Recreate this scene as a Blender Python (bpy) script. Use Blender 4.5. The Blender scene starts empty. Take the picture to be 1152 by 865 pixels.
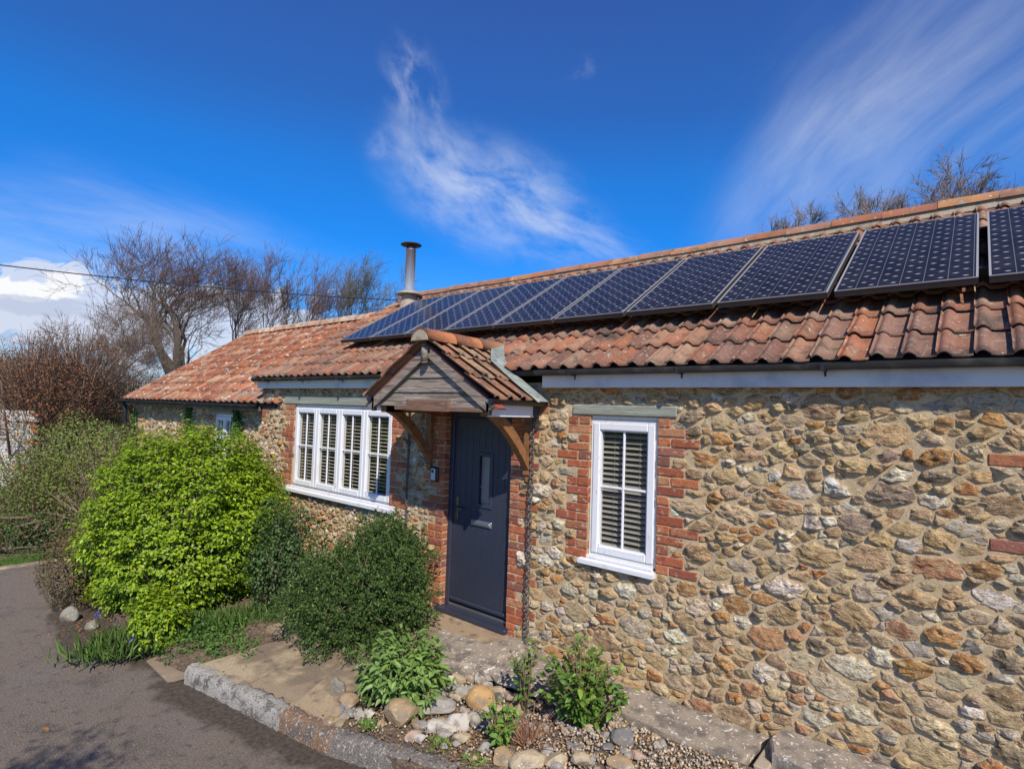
import bpy, math, random
import numpy as np
from mathutils import Vector, noise as mnoise
rng = np.random.default_rng(7)
random.seed(11)
scene = bpy.context.scene
COL = scene.collection
R_ = math.radians

# ------------------------------------------------------------------ camera frame (metres; wall front is Y=0, X along the wall, Z up)
CAMR = np.array([[0.76595332, 0.00559442, 0.64287185],
                 [0.64208784, -0.05678623, -0.76452503],
                 [0.0322292, 0.99837069, -0.04708771]])
CAM = np.array([0., -4.102, 2.072])
F = 632.
def ray(x, y):
    r = CAMR @ np.array([x - 576., -(y - 432.5), -F]); return r / np.linalg.norm(r)
def on_z(x, y, z):
    r = ray(x, y); return CAM + r * (z - CAM[2]) / r[2]
def on_y(x, y, Y=0.):
    r = ray(x, y); return CAM + r * (Y - CAM[1]) / r[1]
def at_depth(x, y, d):
    r = ray(x, y); return CAM + r * d / (r @ (-CAMR[:, 2]))

# ------------------------------------------------------------------ mesh builder
ROOT = {}
class MB:
    def __init__(s): s.v = []; s.n = 0; s.f = []; s.c = []; s.sm = []
    def raw(s, verts, faces, col=(1, 1, 1), smooth=False):
        """verts (n,3); faces list of index tuples or (m,k) array; col one colour or (m,3)"""
        verts = np.asarray(verts, float).reshape(-1, 3)
        if isinstance(faces, np.ndarray):
            m, k = faces.shape
            s.f.append((faces.astype(np.int64).ravel() + s.n, np.full(m, k)))
        else:
            m = len(faces)
            if m == 0: return
            s.f.append((np.array([i for f in faces for i in f], np.int64) + s.n, np.array([len(f) for f in faces])))
        col = np.asarray(col, float)
        s.c.append(np.broadcast_to(col, (m, 3)) if col.ndim == 1 else col)
        s.sm.append(np.full(m, smooth))
        s.v.append(verts); s.n += len(verts)
    def box(s, a, b, col=(1, 1, 1), bev=0.0, M=None):
        x0, y0, z0 = [min(p, q) for p, q in zip(a, b)]; x1, y1, z1 = [max(p, q) for p, q in zip(a, b)]
        e = min(bev, (x1 - x0) * .45, (y1 - y0) * .45, (z1 - z0) * .45)
        if e <= 0:
            v = [(x, y, z) for x in (x0, x1) for y in (y0, y1) for z in (z0, z1)]
            f = [(0, 1, 3, 2), (4, 6, 7, 5), (0, 4, 5, 1), (2, 3, 7, 6), (0, 2, 6, 4), (1, 5, 7, 3)]
        else:
            v = []; X = (x0, x1); Yy = (y0, y1); Z = (z0, z1); idx = {}
            for i in (0, 1):
                for j in (0, 1):
                    for k in (0, 1):
                        sx, sy, sz = (1 - 2 * i) * e, (1 - 2 * j) * e, (1 - 2 * k) * e
                        idx[i, j, k] = len(v)
                        v += [(X[i], Yy[j] + sy, Z[k] + sz), (X[i] + sx, Yy[j], Z[k] + sz), (X[i] + sx, Yy[j] + sy, Z[k])]
            f = []
            for i in (0, 1):
                q = [idx[i, 0, 0], idx[i, 1, 0], idx[i, 1, 1], idx[i, 0, 1]]; f.append(tuple(q if i else q[::-1]))
                q = [idx[0, i, 0] + 1, idx[1, i, 0] + 1, idx[1, i, 1] + 1, idx[0, i, 1] + 1]; f.append(tuple(q[::-1] if i else q))
                q = [idx[0, 0, i] + 2, idx[1, 0, i] + 2, idx[1, 1, i] + 2, idx[0, 1, i] + 2]; f.append(tuple(q if i else q[::-1]))
            for i in (0, 1):
                for j in (0, 1):
                    f.append((idx[i, j, 0], idx[i, j, 1], idx[i, j, 1] + 1, idx[i, j, 0] + 1))
                    f.append((idx[i, 0, j], idx[i, 1, j], idx[i, 1, j] + 2, idx[i, 0, j] + 2))
                    f.append((idx[0, i, j] + 1, idx[1, i, j] + 1, idx[1, i, j] + 2, idx[0, i, j] + 2))
            for t in idx.values(): f.append((t, t + 1, t + 2))
        v = np.array(v, float)
        if M is not None: v = v @ np.array(M[0]).T + np.array(M[1])
        s.raw(v, f, col)
    def tube(s, pts, rads, n=8, col=(1, 1, 1), smooth=True, cap=True):
        pts = np.asarray(pts, float); rads = np.broadcast_to(np.asarray(rads, float), (len(pts),))
        vs = []; prev = None
        for i, p in enumerate(pts):
            t = pts[min(i + 1, len(pts) - 1)] - pts[max(i - 1, 0)]; t /= (np.linalg.norm(t) + 1e-9)
            if prev is None: a = np.cross(t, [0, 0, 1.]) if abs(t[2]) < .9 else np.cross(t, [1., 0, 0])
            else: a = prev - t * (prev @ t)
            a /= np.linalg.norm(a); b = np.cross(t, a); prev = a
            for k in range(n):
                w = 2 * math.pi * k / n; vs.append(p + rads[i] * (a * math.cos(w) + b * math.sin(w)))
        f = [(i * n + k, i * n + (k + 1) % n, (i + 1) * n + (k + 1) % n, (i + 1) * n + k) for i in range(len(pts) - 1) for k in range(n)]
        if cap: f += [tuple(range(n))[::-1], tuple((len(pts) - 1) * n + k for k in range(n))]
        s.raw(vs, f, col, smooth)
    def lathe(s, c, prof, n=20, col=(1, 1, 1)):
        vs = [(c[0] + r * math.cos(2 * math.pi * k / n), c[1] + r * math.sin(2 * math.pi * k / n), c[2] + z) for r, z in prof for k in range(n)]
        f = [(i * n + k, i * n + (k + 1) % n, (i + 1) * n + (k + 1) % n, (i + 1) * n + k) for i in range(len(prof) - 1) for k in range(n)]
        s.raw(vs, f, col, True)
    def prism(s, poly, d, col=(1, 1, 1)):
        """planar polygon (3D points) extruded by vector d"""
        poly = np.asarray(poly, float); n = len(poly); v = np.vstack([poly, poly + np.asarray(d, float)])
        s.raw(v, [tuple(range(n))[::-1], tuple(range(n, 2 * n))] + [(i, (i + 1) % n, n + (i + 1) % n, n + i) for i in range(n)], col)
    def segs(s, P0, P1, r0, r1, col):
        """many thin 3-sided twigs"""
        P0 = np.asarray(P0); P1 = np.asarray(P1); r0 = np.asarray(r0)[:, None]; r1 = np.asarray(r1)[:, None]
        t = P1 - P0; t /= (np.linalg.norm(t, axis=1, keepdims=True) + 1e-9)
        a = np.cross(t, np.array([.31, .52, .79])); a /= (np.linalg.norm(a, axis=1, keepdims=True) + 1e-9); b = np.cross(t, a)
        V = []
        for P, r in ((P0, r0), (P1, r1)):
            for k in range(3):
                w = 2 * math.pi * k / 3; V.append(P + r * (a * math.cos(w) + b * math.sin(w)))
        V = np.stack(V, 1); m = len(P0); base = (np.arange(m) * 6)[:, None]
        F_ = np.concatenate([base + np.array([[k, (k + 1) % 3, 3 + (k + 1) % 3, 3 + k]]) for k in range(3)], 0)
        col = np.asarray(col)
        s.raw(V.reshape(-1, 3), F_, col if col.ndim == 1 else np.tile(col, (3, 1)), True)
    def leaves(s, P, N, size, col, aspect=.55, fold=.25, T=None, broad=False):
        P = np.asarray(P, float); m = len(P)
        N = N / (np.linalg.norm(N, axis=1, keepdims=True) + 1e-9)
        if T is None: T = rng.normal(size=(m, 3))
        T = T - N * (T * N).sum(1, keepdims=True); T /= (np.linalg.norm(T, axis=1, keepdims=True) + 1e-9)
        B = np.cross(N, T); L = np.broadcast_to(np.asarray(size, float), (m,))[:, None]; W = L * aspect * .5
        if not broad:
            V = np.stack([P, P + T * L * .45 + B * W + N * W * fold, P + T * L - N * L * .12, P + T * L * .45 - B * W + N * W * fold], 1)
            base = (np.arange(m) * 4)[:, None]
            F_ = np.concatenate([base + np.array([[0, 2, 1]]), base + np.array([[0, 3, 2]])], 0); k = 2
        else:
            V = np.stack([P, P + T * L * .28 + B * W * .9 + N * W * fold, P + T * L * .68 + B * W * .8 + N * W * fold, P + T * L - N * L * .18,
                          P + T * L * .68 - B * W * .8 + N * W * fold, P + T * L * .28 - B * W * .9 + N * W * fold, P + T * L * .3, P + T * L * .7 - N * L * .04], 1)
            base = (np.arange(m) * 8)[:, None]
            F_ = np.concatenate([base + np.array([q]) for q in ([0, 6, 1, 1], [6, 7, 2, 1], [7, 3, 2, 2], [0, 5, 6, 6], [5, 4, 7, 6], [4, 3, 7, 7])], 0)
            tri = np.concatenate([F_[0:m, :3], F_[2 * m:3 * m, :3], F_[3 * m:4 * m, :3], F_[5 * m:6 * m, :3]], 0)
            quad = np.concatenate([F_[m:2 * m], F_[4 * m:5 * m]], 0)
            col = np.asarray(col, float); cc = np.broadcast_to(col, (m, 3)) if col.ndim == 1 else col
            n0 = s.n
            s.raw(V.reshape(-1, 3), tri, np.tile(cc, (4, 1)), True)
            s.v.append(np.zeros((0, 3)))
            s.f.append((quad.ravel() + n0, np.full(len(quad), 4))); s.c.append(np.tile(cc, (2, 1))); s.sm.append(np.full(len(quad), True))
            return
        col = np.asarray(col, float)
        s.raw(V.reshape(-1, 3), F_, col if col.ndim == 1 else np.tile(col, (k, 1)), True)
    def build(s, name, mat, parent=None, loc=None, mats=None):
        off = np.zeros(3)
        if parent is not None: off = ROOT[parent.name]
        elif loc is not None: off = np.asarray(loc, float)
        me = bpy.data.meshes.new(name)
        V = np.concatenate(s.v) - off
        me.vertices.add(len(V)); me.vertices.foreach_set('co', V.ravel().astype(np.float32))
        li = np.concatenate([f[0] for f in s.f]); ct = np.concatenate([f[1] for f in s.f])
        me.loops.add(len(li)); me.loops.foreach_set('vertex_index', li.astype(np.int32))
        me.polygons.add(len(ct)); st = np.concatenate([[0], np.cumsum(ct)[:-1]])
        me.polygons.foreach_set('loop_start', st.astype(np.int32)); me.polygons.foreach_set('loop_total', ct.astype(np.int32))
        me.polygons.foreach_set('use_smooth', np.concatenate(s.sm))
        ca = me.color_attributes.new('Col', 'FLOAT_COLOR', 'CORNER')
        cc = np.concatenate(s.c); cc = np.repeat(np.hstack([cc, np.ones((len(cc), 1))]), ct, axis=0)
        ca.data.foreach_set('color', cc.ravel().astype(np.float32))
        me.update(calc_edges=True); me.validate()
        me.materials.append(mat)
        o = bpy.data.objects.new(name, me); COL.objects.link(o)
        if parent is not None: o.parent = parent; ROOT[o.name] = off
        else: o.location = off; ROOT[o.name] = off
        return o
def tag(o, label=None, cat=None, group=None, kind=None):
    for k, v in (('label', label), ('category', cat), ('group', group), ('kind', kind)):
        if v: o[k] = v
    return o
def thing(name, label, cat, loc, group=None):
    o = bpy.data.objects.new(name, None); COL.objects.link(o); o.location = loc; o.empty_display_size = .2
    ROOT[o.name] = np.array(loc, float); return tag(o, label, cat, group)

# ------------------------------------------------------------------ materials
def mat(name, col=(.5, .5, .5), rough=.7, var=None, vscale=6., vdet=6, vlo=.35, vhi=.65, attr=False, bump=0., bscale=40., bdist=.01,
        metal=0., spots=None, spec=None, vs3=None, transl=0., coat=0., gen=False):
    """Principled material: base colour (or the per-face attribute), varied by noise towards var; spots = list of (colour, scale, threshold, softness)"""
    m = bpy.data.materials.new(name); m.use_nodes = True; nt = m.node_tree; N = nt.nodes; L = nt.links; N.clear()
    out = N.new('ShaderNodeOutputMaterial'); p = N.new('ShaderNodeBsdfPrincipled'); L.new(p.outputs[0], out.inputs[0])
    tc = N.new('ShaderNodeTexCoord'); co = tc.outputs['Object']
    if vs3:
        mp = N.new('ShaderNodeMapping'); mp.inputs['Scale'].default_value = vs3; L.new(co, mp.inputs[0]); cov = mp.outputs[0]
    else: cov = co
    if attr:
        a = N.new('ShaderNodeAttribute'); a.attribute_name = 'Col'; c = a.outputs['Color']
    else:
        r = N.new('ShaderNodeRGB'); r.outputs[0].default_value = (*col, 1); c = r.outputs[0]
    def mix(fac, A, B, mode='MIX'):
        x = N.new('ShaderNodeMix'); x.data_type = 'RGBA'; x.blend_type = mode
        if isinstance(fac, float): x.inputs[0].default_value = fac
        else: L.new(fac, x.inputs[0])
        for s_, q in ((6, A), (7, B)):
            if isinstance(q, tuple): x.inputs[s_].default_value = (*q, 1)
            else: L.new(q, x.inputs[s_])
        return x.outputs[2]
    def ramp(src, lo, hi):
        x = N.new('ShaderNodeMapRange'); x.interpolation_type = 'SMOOTHSTEP'; x.inputs[1].default_value = lo; x.inputs[2].default_value = hi; L.new(src, x.inputs[0]); return x.outputs[0]
    def nz(sc, det=6, src=cov, rgh=.55):
        x = N.new('ShaderNodeTexNoise'); x.inputs['Scale'].default_value = sc; x.inputs['Detail'].default_value = det; x.inputs['Roughness'].default_value = rgh; L.new(src, x.inputs['Vector']); return x.outputs['Fac']
    if var is not None:
        vs = var if isinstance(var, list) else [(var, vscale, vlo, vhi)]
        for q in vs:
            vc, sc, lo, hi = q[:4]; md = q[4] if len(q) > 4 else 'MIX'
            c = mix(ramp(nz(sc, vdet), lo, hi), c, vc, 'MIX') if md == 'MIX' else mix(ramp(nz(sc, vdet), lo, hi), c, mix(1., c, vc, 'MULTIPLY'))
    if spots:
        for sc_, scl, th, soft in spots:
            c = mix(ramp(nz(scl, 3, co), th, th + soft), c, sc_)
    L.new(c, p.inputs['Base Color']); p.inputs['Roughness'].default_value = rough; p.inputs['Metallic'].default_value = metal
    if spec is not None: p.inputs['Specular IOR Level'].default_value = spec
    if coat: p.inputs['Coat Weight'].default_value = coat
    if bump:
        b = N.new('ShaderNodeBump'); b.inputs['Strength'].default_value = bump; b.inputs['Distance'].default_value = bdist
        L.new(nz(bscale, 8, cov, .65), b.inputs['Height']); L.new(b.outputs[0], p.inputs['Normal'])
    if transl:
        t = N.new('ShaderNodeBsdfTranslucent'); L.new(mix(1., c, (1.25, 1.25, .6), 'MULTIPLY'), t.inputs[0])
        ms = N.new('ShaderNodeMixShader'); ms.inputs[0].default_value = transl
        L.new(p.outputs[0], ms.inputs[1]); L.new(t.outputs[0], ms.inputs[2]); L.new(ms.outputs[0], out.inputs[0])
    return m
M = {}
M['stone'] = mat('rubble_stone', attr=True, rough=.85, var=[((.56, .41, .22), 26, .50, .66), ((.36, .18, .06), 30, .58, .68), ((.66, .58, .44), 60, .60, .68), ((.55, .5, .45), 14, .5, .66, 'MUL'), ((.35, .3, .27), 80, .58, .66, 'MUL')], bump=1., bscale=60, bdist=.02, vs3=(1, 1, 1.9))
M['mortar'] = mat('lime_mortar', (.58, .445, .27), rough=.95, var=[((.48, .365, .22), 5, .4, .7), ((.62, .47, .27), 18, .5, .72), ((.32, .23, .13), 75, .54, .68)], bump=1., bscale=140, bdist=.007)
M['brick'] = mat('red_brick', attr=True, rough=.85, var=[((.26, .075, .04), 16, .48, .72), ((.50, .37, .24), 26, .57, .70), ((.16, .07, .05), 45, .60, .70)], bump=1., bscale=70, bdist=.008)
M['tile'] = mat('clay_tile', attr=True, rough=.82, var=[((.10, .06, .045), 7, .48, .72), ((.27, .21, .14), 16, .54, .72), ((.06, .045, .036), 3, .56, .76)], spots=[((.50, .44, .36), 26, .675, .03), ((.36, .33, .24), 55, .65, .03)], bump=.6, bscale=70, bdist=.004)
M['ridge'] = mat('clay_ridge', attr=True, rough=.85, var=[((.15, .075, .045), 6, .45, .75), ((.27, .24, .17), 12, .56, .72), ((.40, .19, .04), 9, .60, .74)], spots=[((.55, .5, .4), 24, .68, .03)], bump=.6, bscale=60, bdist=.005)
M['under'] = mat('roof_felt', (.03, .028, .026), rough=.9, bump=.3)
M['cement'] = mat('cement_bedding', (.42, .35, .26), rough=.95, var=[((.26, .23, .17), 12, .45, .7)], bump=.8, bscale=70)
M['white'] = mat('white_upvc', (.76, .77, .80), rough=.35, var=[((.64, .64, .63), 5, .5, .72), ((.5, .48, .44), 22, .62, .75)], spec=.5, vs3=(1.6, 1.6, .5))
M['cream'] = mat('cream_trim', (.78, .76, .70), rough=.5, var=[((.62, .58, .5), 14, .55, .75)])
M['fascia'] = mat('fascia_board', (.74, .69, .63), rough=.5, var=[((.50, .48, .5), 4, .45, .75), ((.35, .33, .3), 30, .66, .8)])
M['gutter'] = mat('black_gutter', (.018, .019, .022), rough=.45, var=[((.06, .06, .055), 8, .5, .75)])
M['lintel'] = mat('weathered_oak', (.26, .27, .22), rough=.85, var=[((.33, .37, .29), 5, .4, .65), ((.15, .14, .12), 18, .56, .72)], vs3=(.6, 4, 9), bump=.7, bscale=25, bdist=.004)
M['greywood'] = mat('silvered_softwood', (.27, .22, .175), rough=.85, var=[((.13, .10, .08), 6, .46, .64), ((.42, .38, .32), 11, .52, .70)], vs3=(.5, 4, 8), bump=.8, bscale=22, bdist=.005)
M['brownwood'] = mat('stained_timber', (.27, .12, .045), rough=.65, var=[((.13, .06, .03), 5, .45, .7), ((.36, .2, .09), 10, .58, .75)], vs3=(1, 4, 4), bump=.5, bscale=20, bdist=.004)
M['door'] = mat('dark_blue_door', (.031, .038, .062), rough=.42, var=[((.04, .047, .072), 20, .45, .7)], bump=.15, bscale=60, bdist=.002, vs3=(6, 1, .6))
M['steel'] = mat('brushed_steel', (.50, .56, .68), rough=.3, metal=.4, var=[((.36, .42, .55), 6, .45, .7)], vs3=(3, 3, .3))
M['chrome'] = mat('satin_aluminium', (.55, .56, .58), rough=.38, metal=.9)
M['brass'] = mat('worn_handle', (.20, .17, .12), rough=.35, metal=.9)
M['lead'] = mat('lead_flashing', (.22, .25, .23), rough=.75, var=[((.32, .36, .32), 9, .45, .7), ((.12, .14, .12), 16, .52, .70)], bump=.4, bscale=25, bdist=.01)
M['slat'] = mat('blind_slat', (.46, .42, .36), rough=.55, var=((.36, .33, .28)), vscale=6)
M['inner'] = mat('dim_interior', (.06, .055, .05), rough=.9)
M['curtain'] = mat('interior_wall', (.16, .14, .12), rough=.9)
M['plastic'] = mat('grey_plastic', (.55, .56, .58), rough=.4)
M['blackplastic'] = mat('black_plastic', (.015, .015, .017), rough=.4)
M['chain'] = mat('rusty_chain', (.13, .11, .10), rough=.7, metal=.3, var=[((.3, .27, .24), 60, .5, .7), ((.14, .07, .04), 30, .6, .75)])
M['concrete'] = mat('lichen_concrete', (.34, .285, .225), rough=.95, var=[((.16, .14, .125), 7, .42, .66), ((.38, .34, .27), 13, .55, .75), ((.10, .09, .08), 22, .64, .74)], spots=[((.66, .62, .55), 19, .63, .025), ((.68, .62, .50), 46, .64, .02), ((.09, .08, .08), 26, .685, .03)], bump=.9, bscale=70, bdist=.01)
M['paving'] = mat('sandy_paving', attr=True, rough=.92, var=[((.19, .145, .10), 2.2, .46, .62), ((.42, .32, .20), 3.4, .56, .72), ((.15, .115, .08), 9, .57, .74), ((.24, .19, .14), 50, .5, .7)], bump=.5, bscale=60, bdist=.006)
M['kerb'] = mat('rough_kerb', attr=True, rough=.95, var=[((.17, .15, .13), 11, .46, .66), ((.50, .48, .45), 48, .54, .66), ((.09, .08, .07), 70, .55, .66)], bump=1., bscale=75, bdist=.025)
M['soil'] = mat('bed_soil', (.13, .09, .06), rough=1., var=[((.21, .15, .095), 9, .45, .7), ((.07, .05, .035), 20, .55, .7)], spots=[((.34, .27, .19), 60, .58, .05), ((.26, .13, .06), 35, .64, .03)], bump=1., bscale=40, bdist=.02)
M['leaf'] = mat('leaf_surface', attr=True, rough=.45, transl=.28, spec=.4)
M['leafmatte'] = mat('matte_leaf', attr=True, rough=.65, transl=.2, spec=.25)
M['bark'] = mat('tree_bark', attr=True, rough=.95, var=[((.07, .06, .045), 3, .5, .7)], bump=.6, bscale=14, bdist=.03)
M['rock'] = mat('loose_rock', attr=True, rough=.85, var=[((.22, .18, .14), 10, .48, .7), ((.50, .46, .40), 24, .58, .75)], spots=[((.6, .58, .52), 40, .67, .03)], bump=.8, bscale=45, bdist=.01)
M['pebble'] = mat('pebble_mix', attr=True, rough=.7, bump=.3, bscale=60, bdist=.004)
M['grass'] = mat('meadow', (.10, .12, .04), rough=.95, var=[((.15, .14, .06), 1., .4, .7), ((.06, .07, .03), .2, .45, .65)], bump=.6, bscale=6, bdist=.06)
M['hill'] = mat('far_hill', (.05, .065, .04), rough=1., var=[((.09, .09, .05), .05, .45, .6)])
M['cable'] = mat('overhead_cable', (.015, .015, .015), rough=.7)
M['paintbrick'] = mat('garden_brick', attr=True, rough=.9, var=[((.55, .52, .47), 2.2, .45, .6), ((.22, .12, .08), 9, .55, .7)], bump=.7, bscale=30)

def glass_mat(name, tint, fac_lo=.09, rough=.02):
    m = bpy.data.materials.new(name); m.use_nodes = True; nt = m.node_tree; N = nt.nodes; L = nt.links; N.clear()
    out = N.new('ShaderNodeOutputMaterial'); g = N.new('ShaderNodeBsdfGlossy'); g.inputs['Roughness'].default_value = rough
    t = N.new('ShaderNodeBsdfTransparent'); t.inputs[0].default_value = (*tint, 1)
    ge = N.new('ShaderNodeNewGeometry'); dt = N.new('ShaderNodeVectorMath'); dt.operation = 'DOT_PRODUCT'; L.new(ge.outputs['Normal'], dt.inputs[0]); L.new(ge.outputs['Incoming'], dt.inputs[1])
    ab = N.new('ShaderNodeMath'); ab.operation = 'ABSOLUTE'; L.new(dt.outputs['Value'], ab.inputs[0])
    om = N.new('ShaderNodeMath'); om.operation = 'SUBTRACT'; om.inputs[0].default_value = 1.; L.new(ab.outputs[0], om.inputs[1])
    pw = N.new('ShaderNodeMath'); pw.operation = 'POWER'; pw.inputs[1].default_value = 4.; L.new(om.outputs[0], pw.inputs[0])
    ad = N.new('ShaderNodeMath'); ad.operation = 'MULTIPLY_ADD'; ad.inputs[1].default_value = .85; ad.inputs[2].default_value = fac_lo; ad.use_clamp = True
    L.new(pw.outputs[0], ad.inputs[0]); ms = N.new('ShaderNodeMixShader'); L.new(ad.outputs[0], ms.inputs[0]); L.new(t.outputs[0], ms.inputs[1]); L.new(g.outputs[0], ms.inputs[2])
    L.new(ms.outputs[0], out.inputs[0]); return m
M['glass'] = glass_mat('window_glass', (.86, .88, .86))

def panel_mat():
    m = bpy.data.materials.new('photovoltaic_cells'); m.use_nodes = True; nt = m.node_tree; N = nt.nodes; L = nt.links
    p = N['Principled BSDF']; tc = N.new('ShaderNodeTexCoord'); sp = N.new('ShaderNodeSeparateXYZ'); L.new(tc.outputs['Object'], sp.inputs[0])
    def mth(op, a, b=None, c=None, clamp=False):
        x = N.new('ShaderNodeMath'); x.operation = op; x.use_clamp = clamp
        for i, q in enumerate((a, b, c)):
            if q is None: continue
            if isinstance(q, (int, float)): x.inputs[i].default_value = q
            else: L.new(q, x.inputs[i])
        return x.outputs[0]
    # object space: u = x in 6 columns of cell width CW, v = distance up the slope
    CW, CH = .1277, .1285
    u = mth('DIVIDE', sp.outputs[0], CW); v = mth('DIVIDE', mth('MULTIPLY', sp.outputs[2], 1.0), CH)
    v = mth('DIVIDE', mth('SQRT', mth('ADD', mth('MULTIPLY', sp.outputs[1], sp.outputs[1]), mth('MULTIPLY', sp.outputs[2], sp.outputs[2]))), CH)
    fu = mth('ABSOLUTE', mth('SUBTRACT', mth('FRACT', u), .5)); fv = mth('ABSOLUTE', mth('SUBTRACT', mth('FRACT', v), .5))   # .5 at cell edges
    linc = mth('GREATER_THAN', fu, .485)                      # thin line between the columns
    fr_u = mth('FRACT', u)
    dA = mth('ADD', mth('ABSOLUTE', mth('SUBTRACT', fr_u, .30)), mth('MULTIPLY', mth('SUBTRACT', .5, fv), 2.4))
    dB = mth('ADD', mth('ABSOLUTE', mth('SUBTRACT', fr_u, .70)), mth('MULTIPLY', fv, 2.4))
    dm_ = mth('LESS_THAN', mth('MINIMUM', dA, dB), .15)
    w = mth('MAXIMUM', mth('MULTIPLY', linc, .30), mth('MULTIPLY', dm_, .85), clamp=True)
    bus = mth('MULTIPLY', mth('GREATER_THAN', mth('ABSOLUTE', mth('SUBTRACT', mth('FRACT', mth('MULTIPLY', v, 4.)), .5)), .47), .12)
    w = mth('MAXIMUM', w, bus, clamp=True)
    nz = N.new('ShaderNodeTexNoise'); nz.inputs['Scale'].default_value = 5; nz.inputs['Detail'].default_value = 6; L.new(tc.outputs['Object'], nz.inputs[0])
    cr = N.new('ShaderNodeValToRGB'); cr.color_ramp.elements[0].position = .35; cr.color_ramp.elements[0].color = (.011, .010, .015, 1); cr.color_ramp.elements[1].position = .7; cr.color_ramp.elements[1].color = (.024, .022, .028, 1)
    L.new(nz.outputs[0], cr.inputs[0])
    mx = N.new('ShaderNodeMix'); mx.data_type = 'RGBA'; L.new(w, mx.inputs[0]); L.new(cr.outputs[0], mx.inputs[6]); mx.inputs[7].default_value = (.48, .49, .52, 1)
    L.new(mx.outputs[2], p.inputs['Base Color']); p.inputs['Roughness'].default_value = .2; p.inputs['IOR'].default_value = 1.45; p.inputs['Specular IOR Level'].default_value = .24
    return m
M['cells'] = panel_mat()

def _z(x, y): p = on_z(x, y, -.30); return (p[0], p[1])
DIRT = [(_z(175, 745), _z(205, 768), .12), (_z(205, 768), _z(318, 824), .24), (_z(318, 824), _z(480, 890), .22), (_z(82, 690), _z(112, 728), .26), (_z(112, 728), _z(160, 745), .12)]
def road_mat():
    m = mat('old_asphalt', (.21, .165, .128), rough=.92, var=[((.20, .17, .15), 1.2, .42, .68), ((.125, .105, .09), 2.6, .5, .72), ((.30, .26, .22), 75, .54, .64), ((.06, .05, .042), 100, .53, .64), ((.21, .18, .155), 22, .54, .70), ((.11, .09, .08), 12, .56, .7)],
            spots=[((.42, .40, .36), 33, .72, .01)], bump=1., bscale=150, bdist=.012)
    nt = m.node_tree; N = nt.nodes; L = nt.links; p = [n for n in N if n.type == 'BSDF_PRINCIPLED'][0]; src = p.inputs['Base Color'].links[0].from_socket
    geo = N.new('ShaderNodeTexCoord'); o0 = np.array([-10.25, -.9])
    def mth(op, a, b=None, c=None, clamp=False):
        x = N.new('ShaderNodeMath'); x.operation = op; x.use_clamp = clamp
        for i, q in enumerate((a, b, c)):
            if q is None: continue
            if isinstance(q, (int, float)): x.inputs[i].default_value = float(q)
            else: L.new(q, x.inputs[i])
        return x.outputs[0]
    sp = N.new('ShaderNodeSeparateXYZ'); L.new(geo.outputs['Object'], sp.inputs[0])
    n1 = N.new('ShaderNodeTexNoise'); n1.inputs['Scale'].default_value = 5.; n1.inputs['Detail'].default_value = 9; n1.inputs['Roughness'].default_value = .65; L.new(geo.outputs['Object'], n1.inputs[0])
    nz = mth('MULTIPLY', mth('SUBTRACT', n1.outputs[0], .5), .42)
    facs = []
    for (a, b, w) in DIRT:      # grit lying along these lines on the road
        a = np.array(a) - o0; b = np.array(b) - o0; d = b - a; L2 = float(d @ d)
        t = mth('DIVIDE', mth('ADD', mth('MULTIPLY', mth('SUBTRACT', sp.outputs[0], a[0]), d[0]), mth('MULTIPLY', mth('SUBTRACT', sp.outputs[1], a[1]), d[1])), L2, clamp=True)
        ex = mth('SUBTRACT', sp.outputs[0], mth('MULTIPLY_ADD', t, d[0], a[0])); ey = mth('SUBTRACT', sp.outputs[1], mth('MULTIPLY_ADD', t, d[1], a[1]))
        dist = mth('SQRT', mth('ADD', mth('MULTIPLY', ex, ex), mth('MULTIPLY', ey, ey)))
        mr = N.new('ShaderNodeMapRange'); mr.interpolation_type = 'SMOOTHSTEP'; mr.inputs[1].default_value = w + .05; mr.inputs[2].default_value = w - .07; L.new(mth('ADD', dist, nz), mr.inputs[0]); facs.append(mr.outputs[0])
    f = facs[0]
    for q in facs[1:]: f = mth('MAXIMUM', f, q)
    n2 = N.new('ShaderNodeTexNoise'); n2.inputs['Scale'].default_value = 30.; n2.inputs['Detail'].default_value = 6; L.new(geo.outputs['Object'], n2.inputs[0])
    cr = N.new('ShaderNodeValToRGB'); cr.color_ramp.elements[0].position = .35; cr.color_ramp.elements[0].color = (.038, .027, .019, 1); cr.color_ramp.elements[1].position = .72; cr.color_ramp.elements[1].color = (.13, .10, .07, 1); L.new(n2.outputs[0], cr.inputs[0])
    mx = N.new('ShaderNodeMix'); mx.data_type = 'RGBA'; L.new(mth('MULTIPLY', f, .9), mx.inputs[0]); L.new(src, mx.inputs[6]); L.new(cr.outputs[0], mx.inputs[7]); L.new(mx.outputs[2], p.inputs['Base Color'])
    return m
M['road'] = road_mat()
#M['wetdirt'] = mat('damp_grit', (.055, .040, .030), rough=.85, var=[((.09, .066, .045), 10, .45, .7), ((.035, .028, .024), 26, .5, .7)], spots=[((.25, .2, .15), 70, .66, .04)], bump=1., bscale=90, bdist=.012)

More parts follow.
